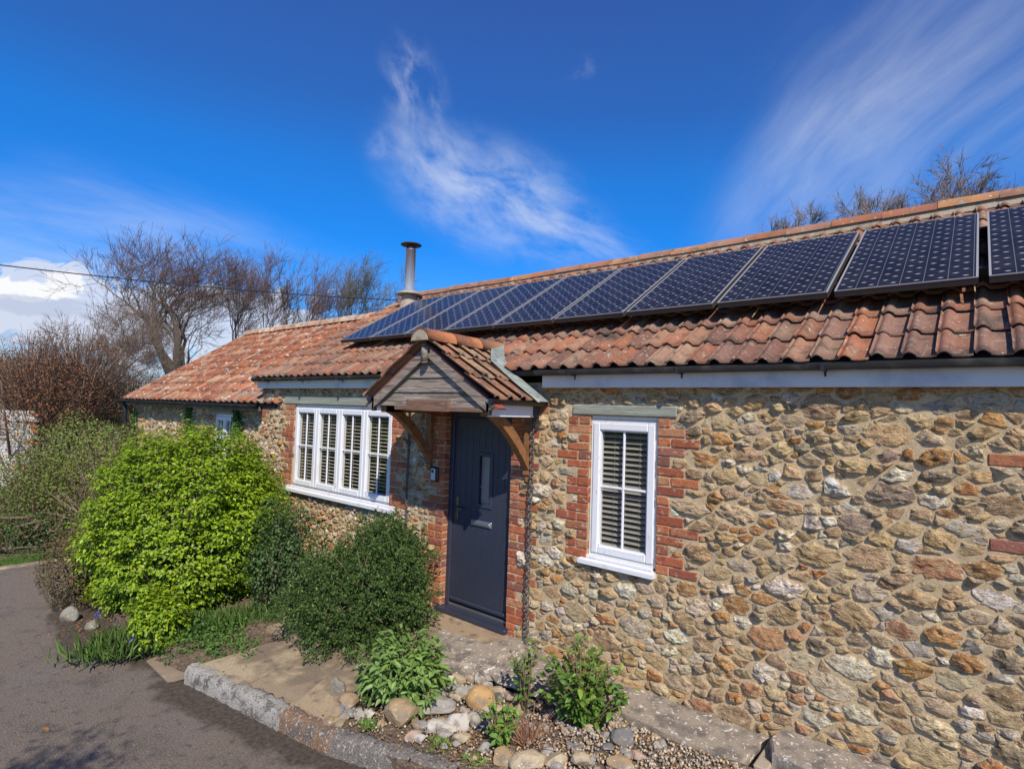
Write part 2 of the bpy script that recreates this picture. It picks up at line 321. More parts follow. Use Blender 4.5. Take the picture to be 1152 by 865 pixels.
# ------------------------------------------------------------------ stone wall
def clip(poly, nx, ny, d):   # keep nx*x+ny*y<=d
    out = []; n = len(poly)
    for i in range(n):
        a = poly[i]; b = poly[(i + 1) % n]; fa = nx * a[0] + ny * a[1] - d; fb = nx * b[0] + ny * b[1] - d
        if fa <= 0: out.append(a)
        if (fa < 0 < fb) or (fb < 0 < fa):
            t = fa / (fa - fb); out.append((a[0] + t * (b[0] - a[0]), a[1] + t * (b[1] - a[1])))
    return out
PAL = [((.44, .24, .09), 12), ((.38, .17, .06), 7), ((.64, .62, .57), 13), ((.40, .39, .37), 9), ((.48, .35, .20), 18), ((.40, .30, .19), 16), ((.58, .52, .42), 12), ((.27, .23, .18), 8),
       ((.40, .22, .13), 7), ((.50, .41, .27), 16), ((.34, .25, .16), 9), ((.44, .37, .29), 10), ((.68, .65, .58), 4)]
PW = np.array([p[1] for p in PAL], float); PW /= PW.sum()
def stone_cells(x0, x1, z0, z1, excl, radii, st, g):
    rr = random.Random(int(x0 * 100) + 991); pts = []; grid = {}; cs = .16
    def near(x, z):
        i, j = int(math.floor(x / cs)), int(math.floor(z / cs))
        for a in range(i - 2, i + 3):
            for b in range(j - 2, j + 3):
                yield from grid.get((a, b), ())
    for r, tries in radii:
        for _ in range(int(tries * (x1 - x0) * (z1 - z0))):
            x = rr.uniform(x0, x1) / st; z = rr.uniform(z0, z1)
            if any(ex[0] - .3 * r < x * st < ex[1] + .3 * r and ex[2] - .3 * r < z < ex[3] + .3 * r for ex in excl): continue
            ok = True
            for q in near(x, z):
                if (q[0] - x) ** 2 + (q[1] - z) ** 2 < ((q[2] + r) * .97) ** 2: ok = False; break
            if ok:
                q = (x, z, r); pts.append(q); grid.setdefault((int(math.floor(x / cs)), int(math.floor(z / cs))), []).append(q)
    cells = []
    for (x, z, r) in pts:
        w = 3.2 * r + .05; poly = [(x - w, z - w), (x + w, z - w), (x + w, z + w), (x - w, z + w)]
        for q in near(x, z):
            if q[0] == x and q[1] == z: continue
            dx, dz = q[0] - x, q[1] - z; d2 = dx * dx + dz * dz
            if d2 > .4 ** 2: continue
            d = (q[0] ** 2 + q[1] ** 2 - x * x - z * z + r * r - q[2] ** 2) / 2
            poly = clip(poly, dx, dz, d)
            if len(poly) < 3: break
        if len(poly) < 3: continue
        poly = [(a * st, b) for a, b in poly]; X = x * st
        poly = clip(poly, 1, 0, x1); poly = clip(poly, -1, 0, -x0); poly = clip(poly, 0, 1, z1); poly = clip(poly, 0, -1, -z0)
        for ex in excl:
            if len(poly) < 3: break
            sep = [(ex[0] - X, (1, 0, ex[0])), (X - ex[1], (-1, 0, -ex[1])), (ex[2] - z, (0, 1, ex[2])), (z - ex[3], (0, -1, -ex[3]))]
            sep.sort(key=lambda t: -t[0])
            xs = [p[0] for p in poly]; zs = [p[1] for p in poly]
            if max(xs) < ex[0] or min(xs) > ex[1] or max(zs) < ex[2] or min(zs) > ex[3]: continue
            poly = clip(poly, *sep[0][1])
        if len(poly) < 3: continue
        cells.append((X, z, r, poly))
    return cells
def add_stone(mb, poly, gap, y0=0., hmax=.03, rr=random, col=None):
    P = np.array(poly); A = 0.; c = P.mean(0)
    xs, zs = P[:, 0], P[:, 1]; A = .5 * abs(np.dot(xs, np.roll(zs, 1)) - np.dot(zs, np.roll(xs, 1)))
    if A < 2e-4: return
    size = math.sqrt(A); k = 1 - gap / (size * .55)
    if k < .35: return
    P = c + (P - c) * min(k, .96)
    # resample, cut corners
    Q = []
    n = len(P)
    for i in range(n):
        a, b = P[i], P[(i + 1) % n]; Lg = np.linalg.norm(b - a)
        t0 = rr.uniform(.03, .20); t1 = rr.uniform(.80, .97); Q.append(a + (b - a) * t0)
        if Lg > .03: Q.append(a + (b - a) * rr.uniform(.4, .6) + np.array([rr.uniform(-.12, .07), rr.uniform(-.12, .07)]) * Lg * .8)
        Q.append(a + (b - a) * t1)
    Q = np.array(Q); m = len(Q)
    ang = rr.uniform(-.2, .2); ca, sa = math.cos(ang), math.sin(ang)
    D = Q - c; fx = rr.uniform(.92, 1.05); fz = rr.uniform(.80, 1.02); D = D * np.array([fx, fz]); D = D @ np.array([[ca, sa], [-sa, ca]])
    D *= (1 + np.array([rr.uniform(-.16, .09) for _ in range(m)]))[:, None]
    h = hmax * rr.uniform(.35, 1.) * min(1., size / .08)
    tx, tz = rr.uniform(-.35, .35), rr.uniform(-.35, .35)
    planes = [(rr.uniform(0, 2 * math.pi), rr.uniform(.5, 1.5), rr.uniform(.2, .75)) for _ in range(4)]
    rings = [(1.05, -.012), (1.0, .002), (.94, .55 * h), (.82, .85 * h), (.58, .98 * h), (.3, 1.02 * h)]
    V = []
    sx = rr.uniform(0, 99)
    for sc, hh in rings:
        for d in D:
            p = c + d * sc; hv = hh
            if sc < 1.:
                nx_, nz_ = d[0] * sc / size, d[1] * sc / size
                hv = hh * (1 + tx * nx_ * 1.6 + tz * nz_ * 1.6)
                for a_, s_, o_ in planes:
                    hv = min(hv, h * (o_ + 1.0 - s_ * 2.2 * (nx_ * math.cos(a_) + nz_ * math.sin(a_))))
                hv += h * .55 * mnoise.noise(Vector((p[0] * 30 + sx, p[1] * 36, sx)))
                hv = max(hv, .002)
            V.append((p[0], y0 - hv, p[1]))
    V.append((c[0], y0 - h * rr.uniform(.85, 1.1), c[1]))
    f = []
    for i in range(len(rings) - 1):
        for j in range(m):
            a, b = i * m + j, i * m + (j + 1) % m; f.append((a, b, b + m, a + m))
    l = (len(rings) - 1) * m
    for j in range(m): f.append((l + j, l + (j + 1) % m, l + m))
    if col is None:
        cc = np.array(PAL[np.random.default_rng(rr.randrange(1 << 30)).choice(len(PAL), p=PW)][0])
        col = cc * np.array([1.22, 1.13, .97]) * rr.uniform(.76, 1.18) * np.array([1, rr.uniform(.94, 1.04), rr.uniform(.88, 1.08)])
    col = np.clip(col, .02, .85); mc = np.array([.58, .45, .275]); CC = np.tile(col, (len(f), 1))
    sm1, sm2 = rr.uniform(.5, .95), rr.uniform(0, .45)
    CC[:2 * m] = col * (1 - sm1) + mc * sm1
    sd_ = rr.uniform(0, 6.28)
    for j in range(m):
        w_ = sm2 * max(0, math.sin(j / m * 6.28 + sd_)); CC[2 * m + j] = col * (1 - w_) + mc * w_
    CC *= 1 + .10 * np.array([rr.uniform(-1, 1) for _ in range(len(f))])[:, None]
    mb.raw(V, f, CC, False)

def wall_grid(mb, x0, x1, z0, z1, holes, y=0., res=.025, amp=.006, col=(1, 1, 1)):
    def lines(a, b, cuts):
        ks = sorted(set([a, b] + [c for c in cuts if a < c < b])); out = [ks[0]]
        for p, q in zip(ks[:-1], ks[1:]):
            n = max(1, int(round((q - p) / res))); out += [p + (q - p) * i / n for i in range(1, n + 1)]
        return out
    X = lines(x0, x1, [h[0] for h in holes] + [h[1] for h in holes]); Z = lines(z0, z1, [h[2] for h in holes] + [h[3] for h in holes])
    V = []
    for z in Z:
        for x in X:
            V.append((x, y - amp * mnoise.noise(Vector((x * 14, z * 14, 3.1))) - amp * .8 * mnoise.noise(Vector((x * 45, z * 45, 7.7))), z))
    n = len(X); f = []
    for j in range(len(Z) - 1):
        zc = .5 * (Z[j] + Z[j + 1])
        for i in range(n - 1):
            xc = .5 * (X[i] + X[i + 1])
            if any(h[0] < xc < h[1] and h[2] < zc < h[3] for h in holes): continue
            f.append((j * n + i, j * n + i + 1, (j + 1) * n + i + 1, (j + 1) * n + i))
    mb.raw(V, f, col, True)

# openings on the front wall: x0,x1,z0,z1
OP_R = (-2.565, -1.945, .86, 2.06)
OP_L = (-7.425, -5.235, .925, 2.07)
OP_D = (-4.335, -3.43, -.02, 2.08)
XL, XR = -8.36, 2.2
WZ0, WZ1 = -.32, 2.34
BC = .0745
brickcols = [(.46, .135, .055), (.42, .115, .05), (.48, .165, .07), (.34, .095, .05), (.44, .17, .08), (.48, .22, .11), (.30, .12, .08)]
def brick_color(): return np.array(random.choice(brickcols)) * random.uniform(.72, 1.12)
def quoin(x_edge, side, ztop, zbot, pattern, y_front=-.004):
    """list of bricks; side -1 = to the left of x_edge, +1 to the right"""
    res = []; z = ztop; i = 0
    while z - BC > zbot - .02:
        for (a, b) in pattern[i % len(pattern)]:
            xa, xb = (x_edge - b, x_edge - a) if side < 0 else (x_edge + a, x_edge + b)
            res.append((xa, xb, z - BC + .009, z))
        z -= BC; i += 1
    return res
H, S = .105, .218
patA = [[(0, H), (H + .01, H + .11)], [(0, S)], [(0, H)], [(0, S)], [(0, H), (H + .01, H + .22)], [(0, S)], [(0, H)]]
patB = [[(0, H)], [(0, S)], [(0, H), (H + .01, H + .01 + S)], [(0, S)], [(0, H)], [(0, S)], [(0, H), (H + .01, H + .01 + S)], [(0, S)], [(0, H)]]
patC = [[(0, H)], [(0, S)], [(0, H), (H + .01, H + .01 + S)], [(0, S)], [(0, H)], [(0, S)]]
patD = [[(0, S)], [(0, H), (H + .01, H + .22)], [(0, S)], [(0, H)]]
Q = {}
Q['rl'] = quoin(OP_R[0], -1, 2.045, .85, patA)
Q['rr'] = quoin(OP_R[1], 1, 2.05, .84, patB)
Q['ll'] = quoin(OP_L[0], -1, 2.055, .93, patD)
Q['lr'] = quoin(OP_L[1], 1, 2.055, .93, patC)
Q['dl'] = quoin(OP_D[0], -1, 2.05, -.02, patD)
Q['dr'] = quoin(OP_D[1], 1, 2.05, -.02, patB)
Q['corner'] = [(XL, XL + .22, z, z + .065) for z in (1.93, 2.08)] + [(XL, XL + .11, z, z + .065) for z in (1.855, 2.005, 1.63)]
Q['strays'] = [(.02, .235, 1.395, 1.46), (.02, .22, 1.86, 1.925), (-3.2, -3.0, 2.06, 2.125)]
LINT_R = (-2.735, -1.79, 2.062, 2.145); LINT_L = (-7.69, -5.05, 2.075, 2.19)
excl = []
for k, L_ in Q.items():
    for b in L_: excl.append((b[0] - .006, b[1] + .006, b[2] - .006, b[3] + .006))
excl += [OP_R, OP_L, OP_D, LINT_R, LINT_L, (-2.66, -1.93, .80, .87), (-7.6, -5.2, .86, .93)]

cot = thing('cottage', 'single-storey flint and brick cottage with clay tile roof, white windows and blue door', 'cottage', (-3.4, 0, 0))
wm = MB(); wall_grid(wm, XL, XR, WZ0, WZ1, [OP_R, OP_L, OP_D], 0., .022, .006)
# reveals of the openings and the other faces of the walls
RV = .16
for o in (OP_R, OP_L, OP_D):
    a, b, c, d = o
    wm.raw([(a, 0, c), (a, RV, c), (a, RV, d), (a, 0, d)], [(0, 1, 2, 3)]); wm.raw([(b, 0, c), (b, RV, c), (b, RV, d), (b, 0, d)], [(3, 2, 1, 0)])
    wm.raw([(a, 0, d), (b, 0, d), (b, RV, d), (a, RV, d)], [(3, 2, 1, 0)]); wm.raw([(a, 0, c), (b, 0, c), (b, RV, c), (a, RV, c)], [(0, 1, 2, 3)])
BKY = 5.0; RZ = 4.02
wm.raw([(XL, 0, WZ0), (XL, BKY, WZ0), (XL, BKY, WZ1), (XL, BKY / 2, RZ), (XL, 0, WZ1)], [(0, 4, 3, 2, 1)])
wm.raw([(XR, 0, WZ0), (XR, BKY, WZ0), (XR, BKY, WZ1), (XR, BKY / 2, RZ), (XR, 0, WZ1)], [(0, 1, 2, 3, 4)])
wm.raw([(XL, BKY, WZ0), (XR, BKY, WZ0), (XR, BKY, WZ1), (XL, BKY, WZ1)], [(0, 3, 2, 1)])
wall_o = wm.build('wall', M['mortar'], cot)
sm_ = MB(); rr = random.Random(5)
FEAT = [([(925, 537), (933, 534), (957, 548), (960, 560), (926, 559)], (.72, .70, .62)), ([(1026, 516), (1040, 506), (1054, 500), (1077, 506), (1076, 523), (1050, 528), (1034, 524)], (.44, .22, .07)),
        ([(862, 561), (880, 560), (905, 564), (906, 577), (890, 580), (863, 574)], (.46, .27, .13)), ([(863, 532), (872, 526), (883, 536), (876, 542), (864, 541)], (.72, .70, .64)), ([(690, 763), (706, 760), (726, 770), (728, 782), (712, 784), (692, 774)], (.45, .24, .08)),
        ([(1005, 742), (1020, 738), (1052, 748), (1054, 760), (1030, 766), (1008, 757)], (.47, .25, .07)), ([(984, 512), (1000, 503), (1018, 512), (1010, 519), (985, 520)], (.40, .27, .22)), ([(658, 735), (676, 733), (688, 748), (686, 762), (668, 764), (657, 750)], (.44, .26, .14))]
FP = []
for pts_, c_ in FEAT:
    q_ = [on_y(a, b)[[0, 2]] for a, b in pts_][::-1]; FP.append((q_, c_)); A_ = np.array(q_); excl.append((A_[:, 0].min() + .012, A_[:, 0].max() - .012, A_[:, 1].min() + .008, A_[:, 1].max() - .008))
cellsR = stone_cells(-3.45, XR, WZ0, WZ1, excl, [(.082, 5), (.062, 22), (.047, 90), (.036, 260), (.026, 700), (.017, 900)], 1.6, .012)
cellsL = stone_cells(XL, -3.45, WZ0, WZ1, excl, [(.050, 20), (.040, 120), (.031, 350), (.024, 700), (.016, 700)], 1.4, .012)
for (x, z, r, poly) in cellsR + cellsL:
    if OP_D[0] - .25 < x < OP_D[1] + .25 and z < -.1: continue
    add_stone(sm_, poly, rr.uniform(.002, .009) if r > .03 else .0035, rr.uniform(-.005, .004), rr.choice((.022, .030, .040)), rr)
for q_, c_ in FP: add_stone(sm_, q_, .002, 0., .034, rr, np.array(c_))
sm_.build('rubble_facing', M['stone'], cot)
names = {'rl': 'left jamb', 'rr': 'right jamb'}
for k, L_ in Q.items():
    single = k in ('corner', 'strays'); bm = MB()
    for (a, b, c, d) in L_:
        j = random.uniform(-.003, .003); dep = .03
        if k == 'dl' and abs(b - OP_D[0]) < .02: dep = .16; b += .004
        e4 = [random.uniform(-.0035, .0035) for _ in range(4)]; bm.box((a + (e4[0] if a > OP_D[1] or True and dep < .1 else 0), -.009 + j, c + e4[1]), (b + (e4[2] if dep < .1 else 0), dep, d + e4[3]), brick_color(), .006)
        if single: bm.build('brick', M['brick'], cot); bm = MB()
    if not single: bm.build('brick_jamb', M['brick'], cot)
for (a, b, c, d) in (LINT_R, LINT_L):
    lm = MB(); lm.box((a, -.018, c), (b, .05, d), bev=.006); lm.build('lintel', M['lintel'], cot)
# interior
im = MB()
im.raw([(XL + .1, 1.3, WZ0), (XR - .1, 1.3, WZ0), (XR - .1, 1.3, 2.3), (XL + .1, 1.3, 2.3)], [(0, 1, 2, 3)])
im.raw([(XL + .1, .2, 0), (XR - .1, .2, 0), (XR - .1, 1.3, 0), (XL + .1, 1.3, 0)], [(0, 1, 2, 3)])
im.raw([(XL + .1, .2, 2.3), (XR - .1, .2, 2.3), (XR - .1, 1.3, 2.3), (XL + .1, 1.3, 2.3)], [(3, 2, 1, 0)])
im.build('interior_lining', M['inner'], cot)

# ---- windows
def frame_ring(mb, x0, x1, z0, z1, w, ya, yb, bev=.004):
    mb.box((x0, ya, z0), (x0 + w, yb, z1), bev=bev); mb.box((x1 - w, ya, z0), (x1, yb, z1), bev=bev)
    mb.box((x0 + w, ya, z0), (x1 - w, yb, z0 + w), bev=bev); mb.box((x0 + w, ya, z1 - w), (x1 - w, yb, z1), bev=bev)
def window(parent, op, nl, sill, root_name='window', y=.012, sash_w=.062, outer=.026, slat=.045, muntin=True, label=None):
    x0, x1, z0, z1 = op
    fm = MB(); frame_ring(fm, x0 + .004, x1 - .004, z0 + .03, z1 - .035, outer, y + .006, y + .08)
    fm.box((x0 + .004, y + .01, z1 - .034), (x1 - .004, y + .08, z1 - .002), bev=.002)
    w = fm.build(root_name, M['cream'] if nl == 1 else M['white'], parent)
    if label: w['label'] = label
    ix0, ix1, iz0, iz1 = x0 + .004 + outer, x1 - .004 - outer, z0 + .03 + outer, z1 - .035 - outer
    if nl > 1: ix0 -= outer * .4; ix1 += outer * .4; iz0 -= outer * .4; iz1 += outer * .4
    lw = (ix1 - ix0) / nl
    for i in range(nl):
        a, b = ix0 + i * lw + (.002 if i else 0), ix0 + (i + 1) * lw - (.002 if i < nl - 1 else 0)
        sm = MB(); frame_ring(sm, a, b, iz0, iz1, sash_w, y - .006, y + .07, .007)
        ga, gb, gc, gd = a + sash_w, b - sash_w, iz0 + sash_w, iz1 - sash_w
        # inner bead
        for (p, q, r, t) in ((ga, ga + .008, gc, gd), (gb - .008, gb, gc, gd), (ga, gb, gc, gc + .008), (ga, gb, gd - .008, gd)):
            sm.box((p, y + .008, r), (q, y + .03, t))
        sm.build('sash', M['white'], w)
        if muntin:
            mm = MB(); xc = (ga + gb) / 2; zc = (gc + gd) / 2 + .01
            mm.box((xc - .009, y + .012, gc), (xc + .009, y + .030, gd), bev=.004); mm.box((ga, y + .013, zc - .010), (gb, y + .029, zc + .010), bev=.004)
            mm.build('glazing_bar', M['white'], w)
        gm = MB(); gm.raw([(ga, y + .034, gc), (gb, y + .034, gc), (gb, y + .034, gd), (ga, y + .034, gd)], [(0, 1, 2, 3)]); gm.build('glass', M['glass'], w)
        if slat:
            bl = MB(); z = gc + .01
            while z < gd + .02:
                dz = random.uniform(-.0012, .0012); v = []
                tilt = .62
                hw = .017 if nl == 1 else .009
                for yy, zz in ((-hw, -hw * tilt), (0, .003), (hw, hw * tilt)):
                    v += [(ga - .01, y + .075 + yy, z + zz + dz), (gb + .01, y + .075 + yy, z + zz + dz)]
                bl.raw(v, [(0, 1, 3, 2), (2, 3, 5, 4)], smooth=True); z += slat
            for xx in (ga + (gb - ga) * .25, ga + (gb - ga) * .78): bl.tube([(xx, y + .062, gc - .01), (xx, y + .062, gd + .02)], .0012, 4)
            bl.build('blind', M['slat'], w)
    s = MB()
    a, b, c, d, pr = sill
    s.prism([(a, .03, d), (a, -pr, d - .014), (a, -pr, c), (a, .03, c)], (b - a, 0, 0)); s.box((a + .03, -.006, d - .002), (b - .03, y + .06, d + .022), bev=.003)
    s.build('sill', M['white'], w)
    return w
window(cot, OP_R, 1, (-2.625, -1.945, .822, .868, .055), label='narrow single-light white window right of the door')
window(cot, OP_L, 4, (-7.56, -5.1, .872, .922, .07), label='wide four-light white window left of the door', slat=.043)

# ---- door
dx0, dx1, dz0, dz1 = OP_D; yd = .085
dm = MB(); ax0, ax1, az0, az1 = dx0 + .062, dx1 - .062, .085, 1.985
gx0, gx1, gz0, gz1 = -3.915, -3.765, 1.13, 1.61
for (a, b, c, d) in ((ax0, gx0, az0, az1), (gx1, ax1, az0, az1), (gx0, gx1, az0, gz0), (gx0, gx1, gz1, az1)): dm.box((a, yd, c), (b, yd + .045, d))
door = dm.build('door', M['door'], cot)
g = MB()
n = 9
for i in range(1, n):                       # moulded vertical plank grooves as raised beads
    x = ax0 + (ax1 - ax0) * i / n
    for (c, d) in ([(az0 + .1, az1 - .1)] if not (gx0 - .05 < x < gx1 + .05) else [(az0 + .1, gz0 - .07), (gz1 + .07, az1 - .1)]):
        g.box((x - .003, yd - .0025, c), (x + .003, yd + .004, d))
g.build('plank_moulding', M['door'], door)
g = MB(); frame_ring(g, gx0 - .038, gx1 + .038, gz0 - .038, gz1 + .038, .042, yd - .012, yd + .01, .004); g.build('glazing_frame', M['door'], door)
g = MB(); g.raw([(gx0, yd + .012, gz0), (gx1, yd + .012, gz0), (gx1, yd + .012, gz1), (gx0, yd + .012, gz1)], [(0, 1, 2, 3)]); g.build('glass', M['glass'], door)
g = MB(); g.raw([(gx0, yd + .04, gz0), (gx1, yd + .04, gz0), (gx1, yd + .04, gz1), (gx0, yd + .04, gz1)], [(0, 1, 2, 3)]); g.box((gx0, yd + .02, gz0 + .16), (gx1, yd + .03, gz0 + .172)); g.build('frosted_backing', mat('frosted_glass', (.30, .33, .36), rough=.3), door)
g = MB(); g.box((-4.0, yd - .014, .905), (-3.72, yd, .965), bev=.008); g.box((-3.985, yd - .024, .918), (-3.735, yd - .012, .95), bev=.006); g.build('letterbox', M['chrome'], door)
g = MB(); g.box((-4.228, yd - .010, .93), (-4.192, yd, 1.17), bev=.004); g.tube([(-4.21, yd - .01, 1.06), (-4.21, yd - .055, 1.06)], .011, 10); g.tube([(-4.21, yd - .05, 1.06), (-4.16, yd - .055, 1.058), (-4.10, yd - .05, 1.05)], [.011, .010, .008], 10); g.lathe((-4.21, yd - .012, .98), [(.001, 0.01), (.012, .01), (.012, -.01), (.001, -.01)], 10); g.build('handle', M['brass'], door)
g = MB(); g.box((ax0 + .01, yd - .028, az0 + .02), (ax1 - .01, yd, az0 + .055), bev=.008); g.build('weather_bar', M['door'], door)
fm = MB(); f0, f1 = yd - .02, yd + .06
fm.box((dx0 + .003, f0, .045), (dx0 + .06, f1, dz1 - .003), bev=.005); fm.box((dx1 - .06, f0, .045), (dx1 - .003, f1, dz1 - .003), bev=.005); fm.box((dx0 + .06, f0, 1.99), (dx1 - .06, f1, dz1 - .003), bev=.005)
fr = fm.build('door_frame', M['door'], cot)
g = MB(); g.box((dx0 - .03, -.055, .004), (dx1 + .03, yd + .05, .045), bev=.006); g.build('door_sill', M['door'], fr)
g = MB(); g.box((dx0 + .06, f0 + .004, .046), (dx1 - .06, yd + .04, .072), bev=.003); g.build('threshold_strip', M['chrome'], fr)
g = MB()
g.box((-4.525, -.035, 1.30), (-4.405, .0, 1.455), bev=.012); kp = g.build('key_safe', M['blackplastic'], cot)
g = MB(); g.box((-4.498, -.050, 1.315), (-4.432, -.034, 1.44), bev=.01); kf = g.build('front_cover', M['plastic'], kp)
g = MB(); g.box((-4.482, -.055, 1.395), (-4.448, -.049, 1.425), bev=.004); g.build('button_pad', M['blackplastic'], kp)

# ---- tiled roofs
PT = R_(30.7); RD = np.array([0, math.cos(PT), math.sin(PT)]); RN = np.array([0, -math.sin(PT), math.cos(PT)])
E0 = np.array([0, -.18, 2.425])
tilecols = [(.235, .093, .052), (.27, .108, .058), (.205, .092, .06), (.28, .14, .085), (.165, .078, .055), (.255, .15, .098), (.31, .117, .057), (.20, .105, .075), (.32, .19, .12)]
def tiles(mb, o, U, D, Nn, u0, u1, s0, s1, pitch, gauge, hroll=.033, th=.026, seg=9, cols=tilecols, lim=None, jit=1., rollfrac=.47, bright=1.12):
    """o origin at the eave, U along the eave, D up the slope, Nn normal"""
    nrow = int(math.ceil((s1 - s0) / gauge)); ncol = int(round((u1 - u0) / pitch)); pw = (u1 - u0) / ncol
    T = np.concatenate([np.linspace(0, rollfrac, seg), np.linspace(rollfrac, 1.03, 5)[1:]])
    Hh = np.array([hroll * math.sin(math.pi * t / rollfrac) ** .85 if 0 < t < rollfrac else .005 * ((t - .72) / .28) ** 2 - .003 for t in T])
    T2 = T.copy(); k = len(T)
    for r in range(nrow):
        sa = s0 + r * gauge; sb = min(sa + gauge + .05, s1)
        for c in range(ncol):
            ua = u0 + c * pw
            if lim and not lim(ua + pw / 2, sa + gauge / 2): continue
            du, ds, rot, dh = [random.uniform(-1, 1) * q * jit for q in (.004, .007, .012, .004)]
            rows = []
            for (s_, lift) in ((sa, th), (sa + gauge * .5, th * .55), (sb, 0.0)):
                P = o + np.outer(ua + du + T2 * pw + rot * (s_ - sa), U) + np.outer(np.full(k, s_ + (ds if s_ < sb else 0)), D) + np.outer(Hh + lift + .012 + dh, Nn)
                rows.append(P)
            rows.insert(0, rows[0] - Nn * .013 + D * .002)
            V = np.concatenate(rows); f = [(j * k + i, j * k + i + 1, (j + 1) * k + i + 1, (j + 1) * k + i) for j in range(3) for i in range(k - 1)]
            # side edge of the roll
            col = np.array(random.choice(cols)) * random.uniform(.78, 1.18) * bright
            f = [tuple(q) for q in f]; mb.raw(V, f, col, True)
def ridge_tiles(mb, P0, P1, L=.45, r=.105, cols=tilecols, sag=0., bright=1.1, up=np.array([0, 0, 1.])):
    P0 = np.array(P0, float); P1 = np.array(P1, float); d = P1 - P0; n = max(1, int(round(np.linalg.norm(d) / L))); t = d / np.linalg.norm(d)
    side = np.cross(t, up); side /= np.linalg.norm(side)
    for i in range(n):
        a = P0 + d * (i / n); b = P0 + d * ((i + 1) / n + .004); jz = random.uniform(-.008, .008)
        sg0 = sag * math.sin(math.pi * i / n); sg1 = sag * math.sin(math.pi * (i + 1) / n)
        V = []
        for P, rr_, z in ((a, r * 1.05, -sg0), (b, r, -sg1)):
            for q in range(9):
                w = math.pi * (q / 8) * 1.1 - .05 * math.pi
                V.append(P + side * rr_ * 1.15 * math.cos(w) + up * (rr_ * math.sin(w) + z + jz))
        V += [v - up * .015 for v in V[:9]]
        f = [(q, q + 1, q + 10, q + 9) for q in range(8)] + [(q, q + 1, 18 + q + 1, 18 + q) for q in range(8)]
        mb.raw(V, f, np.array(random.choice(cols)) * random.uniform(.85, 1.25) * bright, True)
RX0, RX1, SR = -8.34, 2.35, 3.19
UX = np.array([1., 0, 0])
rm = MB(); tiles(rm, E0, UX, RD, RN, RX0, RX1, 0, SR, .159, .336)
roof = rm.build('roof', M['tile'], cot)
um = MB(); um.prism([E0 + UX * RX0 + RD * .02, E0 + UX * RX0 + RD * SR, E0 + UX * RX0 + RD * SR - RN * .05, E0 + UX * RX0 + RD * .02 - RN * .05], (RX1 - RX0, 0, 0))
AP = E0 + RD * SR
um.prism([(RX0, AP[1], AP[2]), (RX0, AP[1] + 2.75, AP[2] - 1.63), (RX0, AP[1] + 2.75, AP[2] - 1.68), (RX0, AP[1], AP[2] - .05)], (RX1 - RX0, 0, 0)); um.build('underlay', M['under'], roof)
rg = MB(); ridge_tiles(rg, (RX0, AP[1], AP[2] + .06), (RX1, AP[1], AP[2] + .105), .45, .076, sag=.03, cols=[(.29, .115, .06), (.26, .10, .06), (.24, .12, .08), (.31, .15, .07)]); rg.build('ridge', M['ridge'], roof)
cm = MB(); cm.prism([(RX0 + .05, AP[1] - .085, AP[2] - .03), (RX0 + .05, AP[1] + .1, AP[2] - .05), (RX0 + .05, AP[1] + .03, AP[2] + .06), (RX0 + .05, AP[1] - .06, AP[2] + .052)], (RX1 - RX0 - .1, 0, .03)); cm.build('ridge_bedding', M['cement'], roof)
# verge at the left end
vm = MB()
vm.prism([E0 + UX * (RX0 - .03) + RD * .0 - RN * .05, E0 + UX * (RX0 - .03) + RD * SR - RN * .05, E0 + UX * (RX0 - .03) + RD * SR + RN * .035, E0 + UX * (RX0 - .03) + RN * .035], (.08, 0, 0)); vm.build('verge', M['cement'], roof)
# fascia, soffit, gutters
def gutter(mb, x0, x1, y, z, r=.055, axis=0):
    V = []; n = 9
    for x in (x0, x1):
        for rr_ in (r, r - .006):
            for q in range(n):
                w = math.pi * (1 + q / (n - 1)); a, b = rr_ * math.cos(w), rr_ * math.sin(w)
                V.append((x, y + a, z + b) if axis == 0 else (y + a, x, z + b))
    f = []
    for q in range(n - 1):
        f += [(q, q + 1, 2 * n + q + 1, 2 * n + q), (n + q, 3 * n + q, 3 * n + q + 1, n + q + 1)]
    f += [tuple(range(n)), tuple(range(2 * n, 3 * n))]
    mb.raw(V, f, (1, 1, 1), True)
PX0, PX1 = -4.62, -3.09      # porch body
for (a, b) in ((XL - .02, -4.72), (-3.02, XR)):
    g = MB(); g.box((a, -.095, 2.288), (b, -.072, 2.43), bev=.003); g.box((a, -.072, 2.292), (b, .005, 2.302)); g.build('fascia', M['fascia'], cot)
    g = MB(); gutter(g, a - .03, b, -.145, 2.437, .045)
    for x in np.arange(a + .35, b, .95):
        g.box((x - .012, -.195, 2.386), (x + .012, -.095, 2.43)); g.box((x - .006, -.10, 2.355), (x + .006, -.094, 2.386))
    g.build('gutter', M['gutter'], cot)

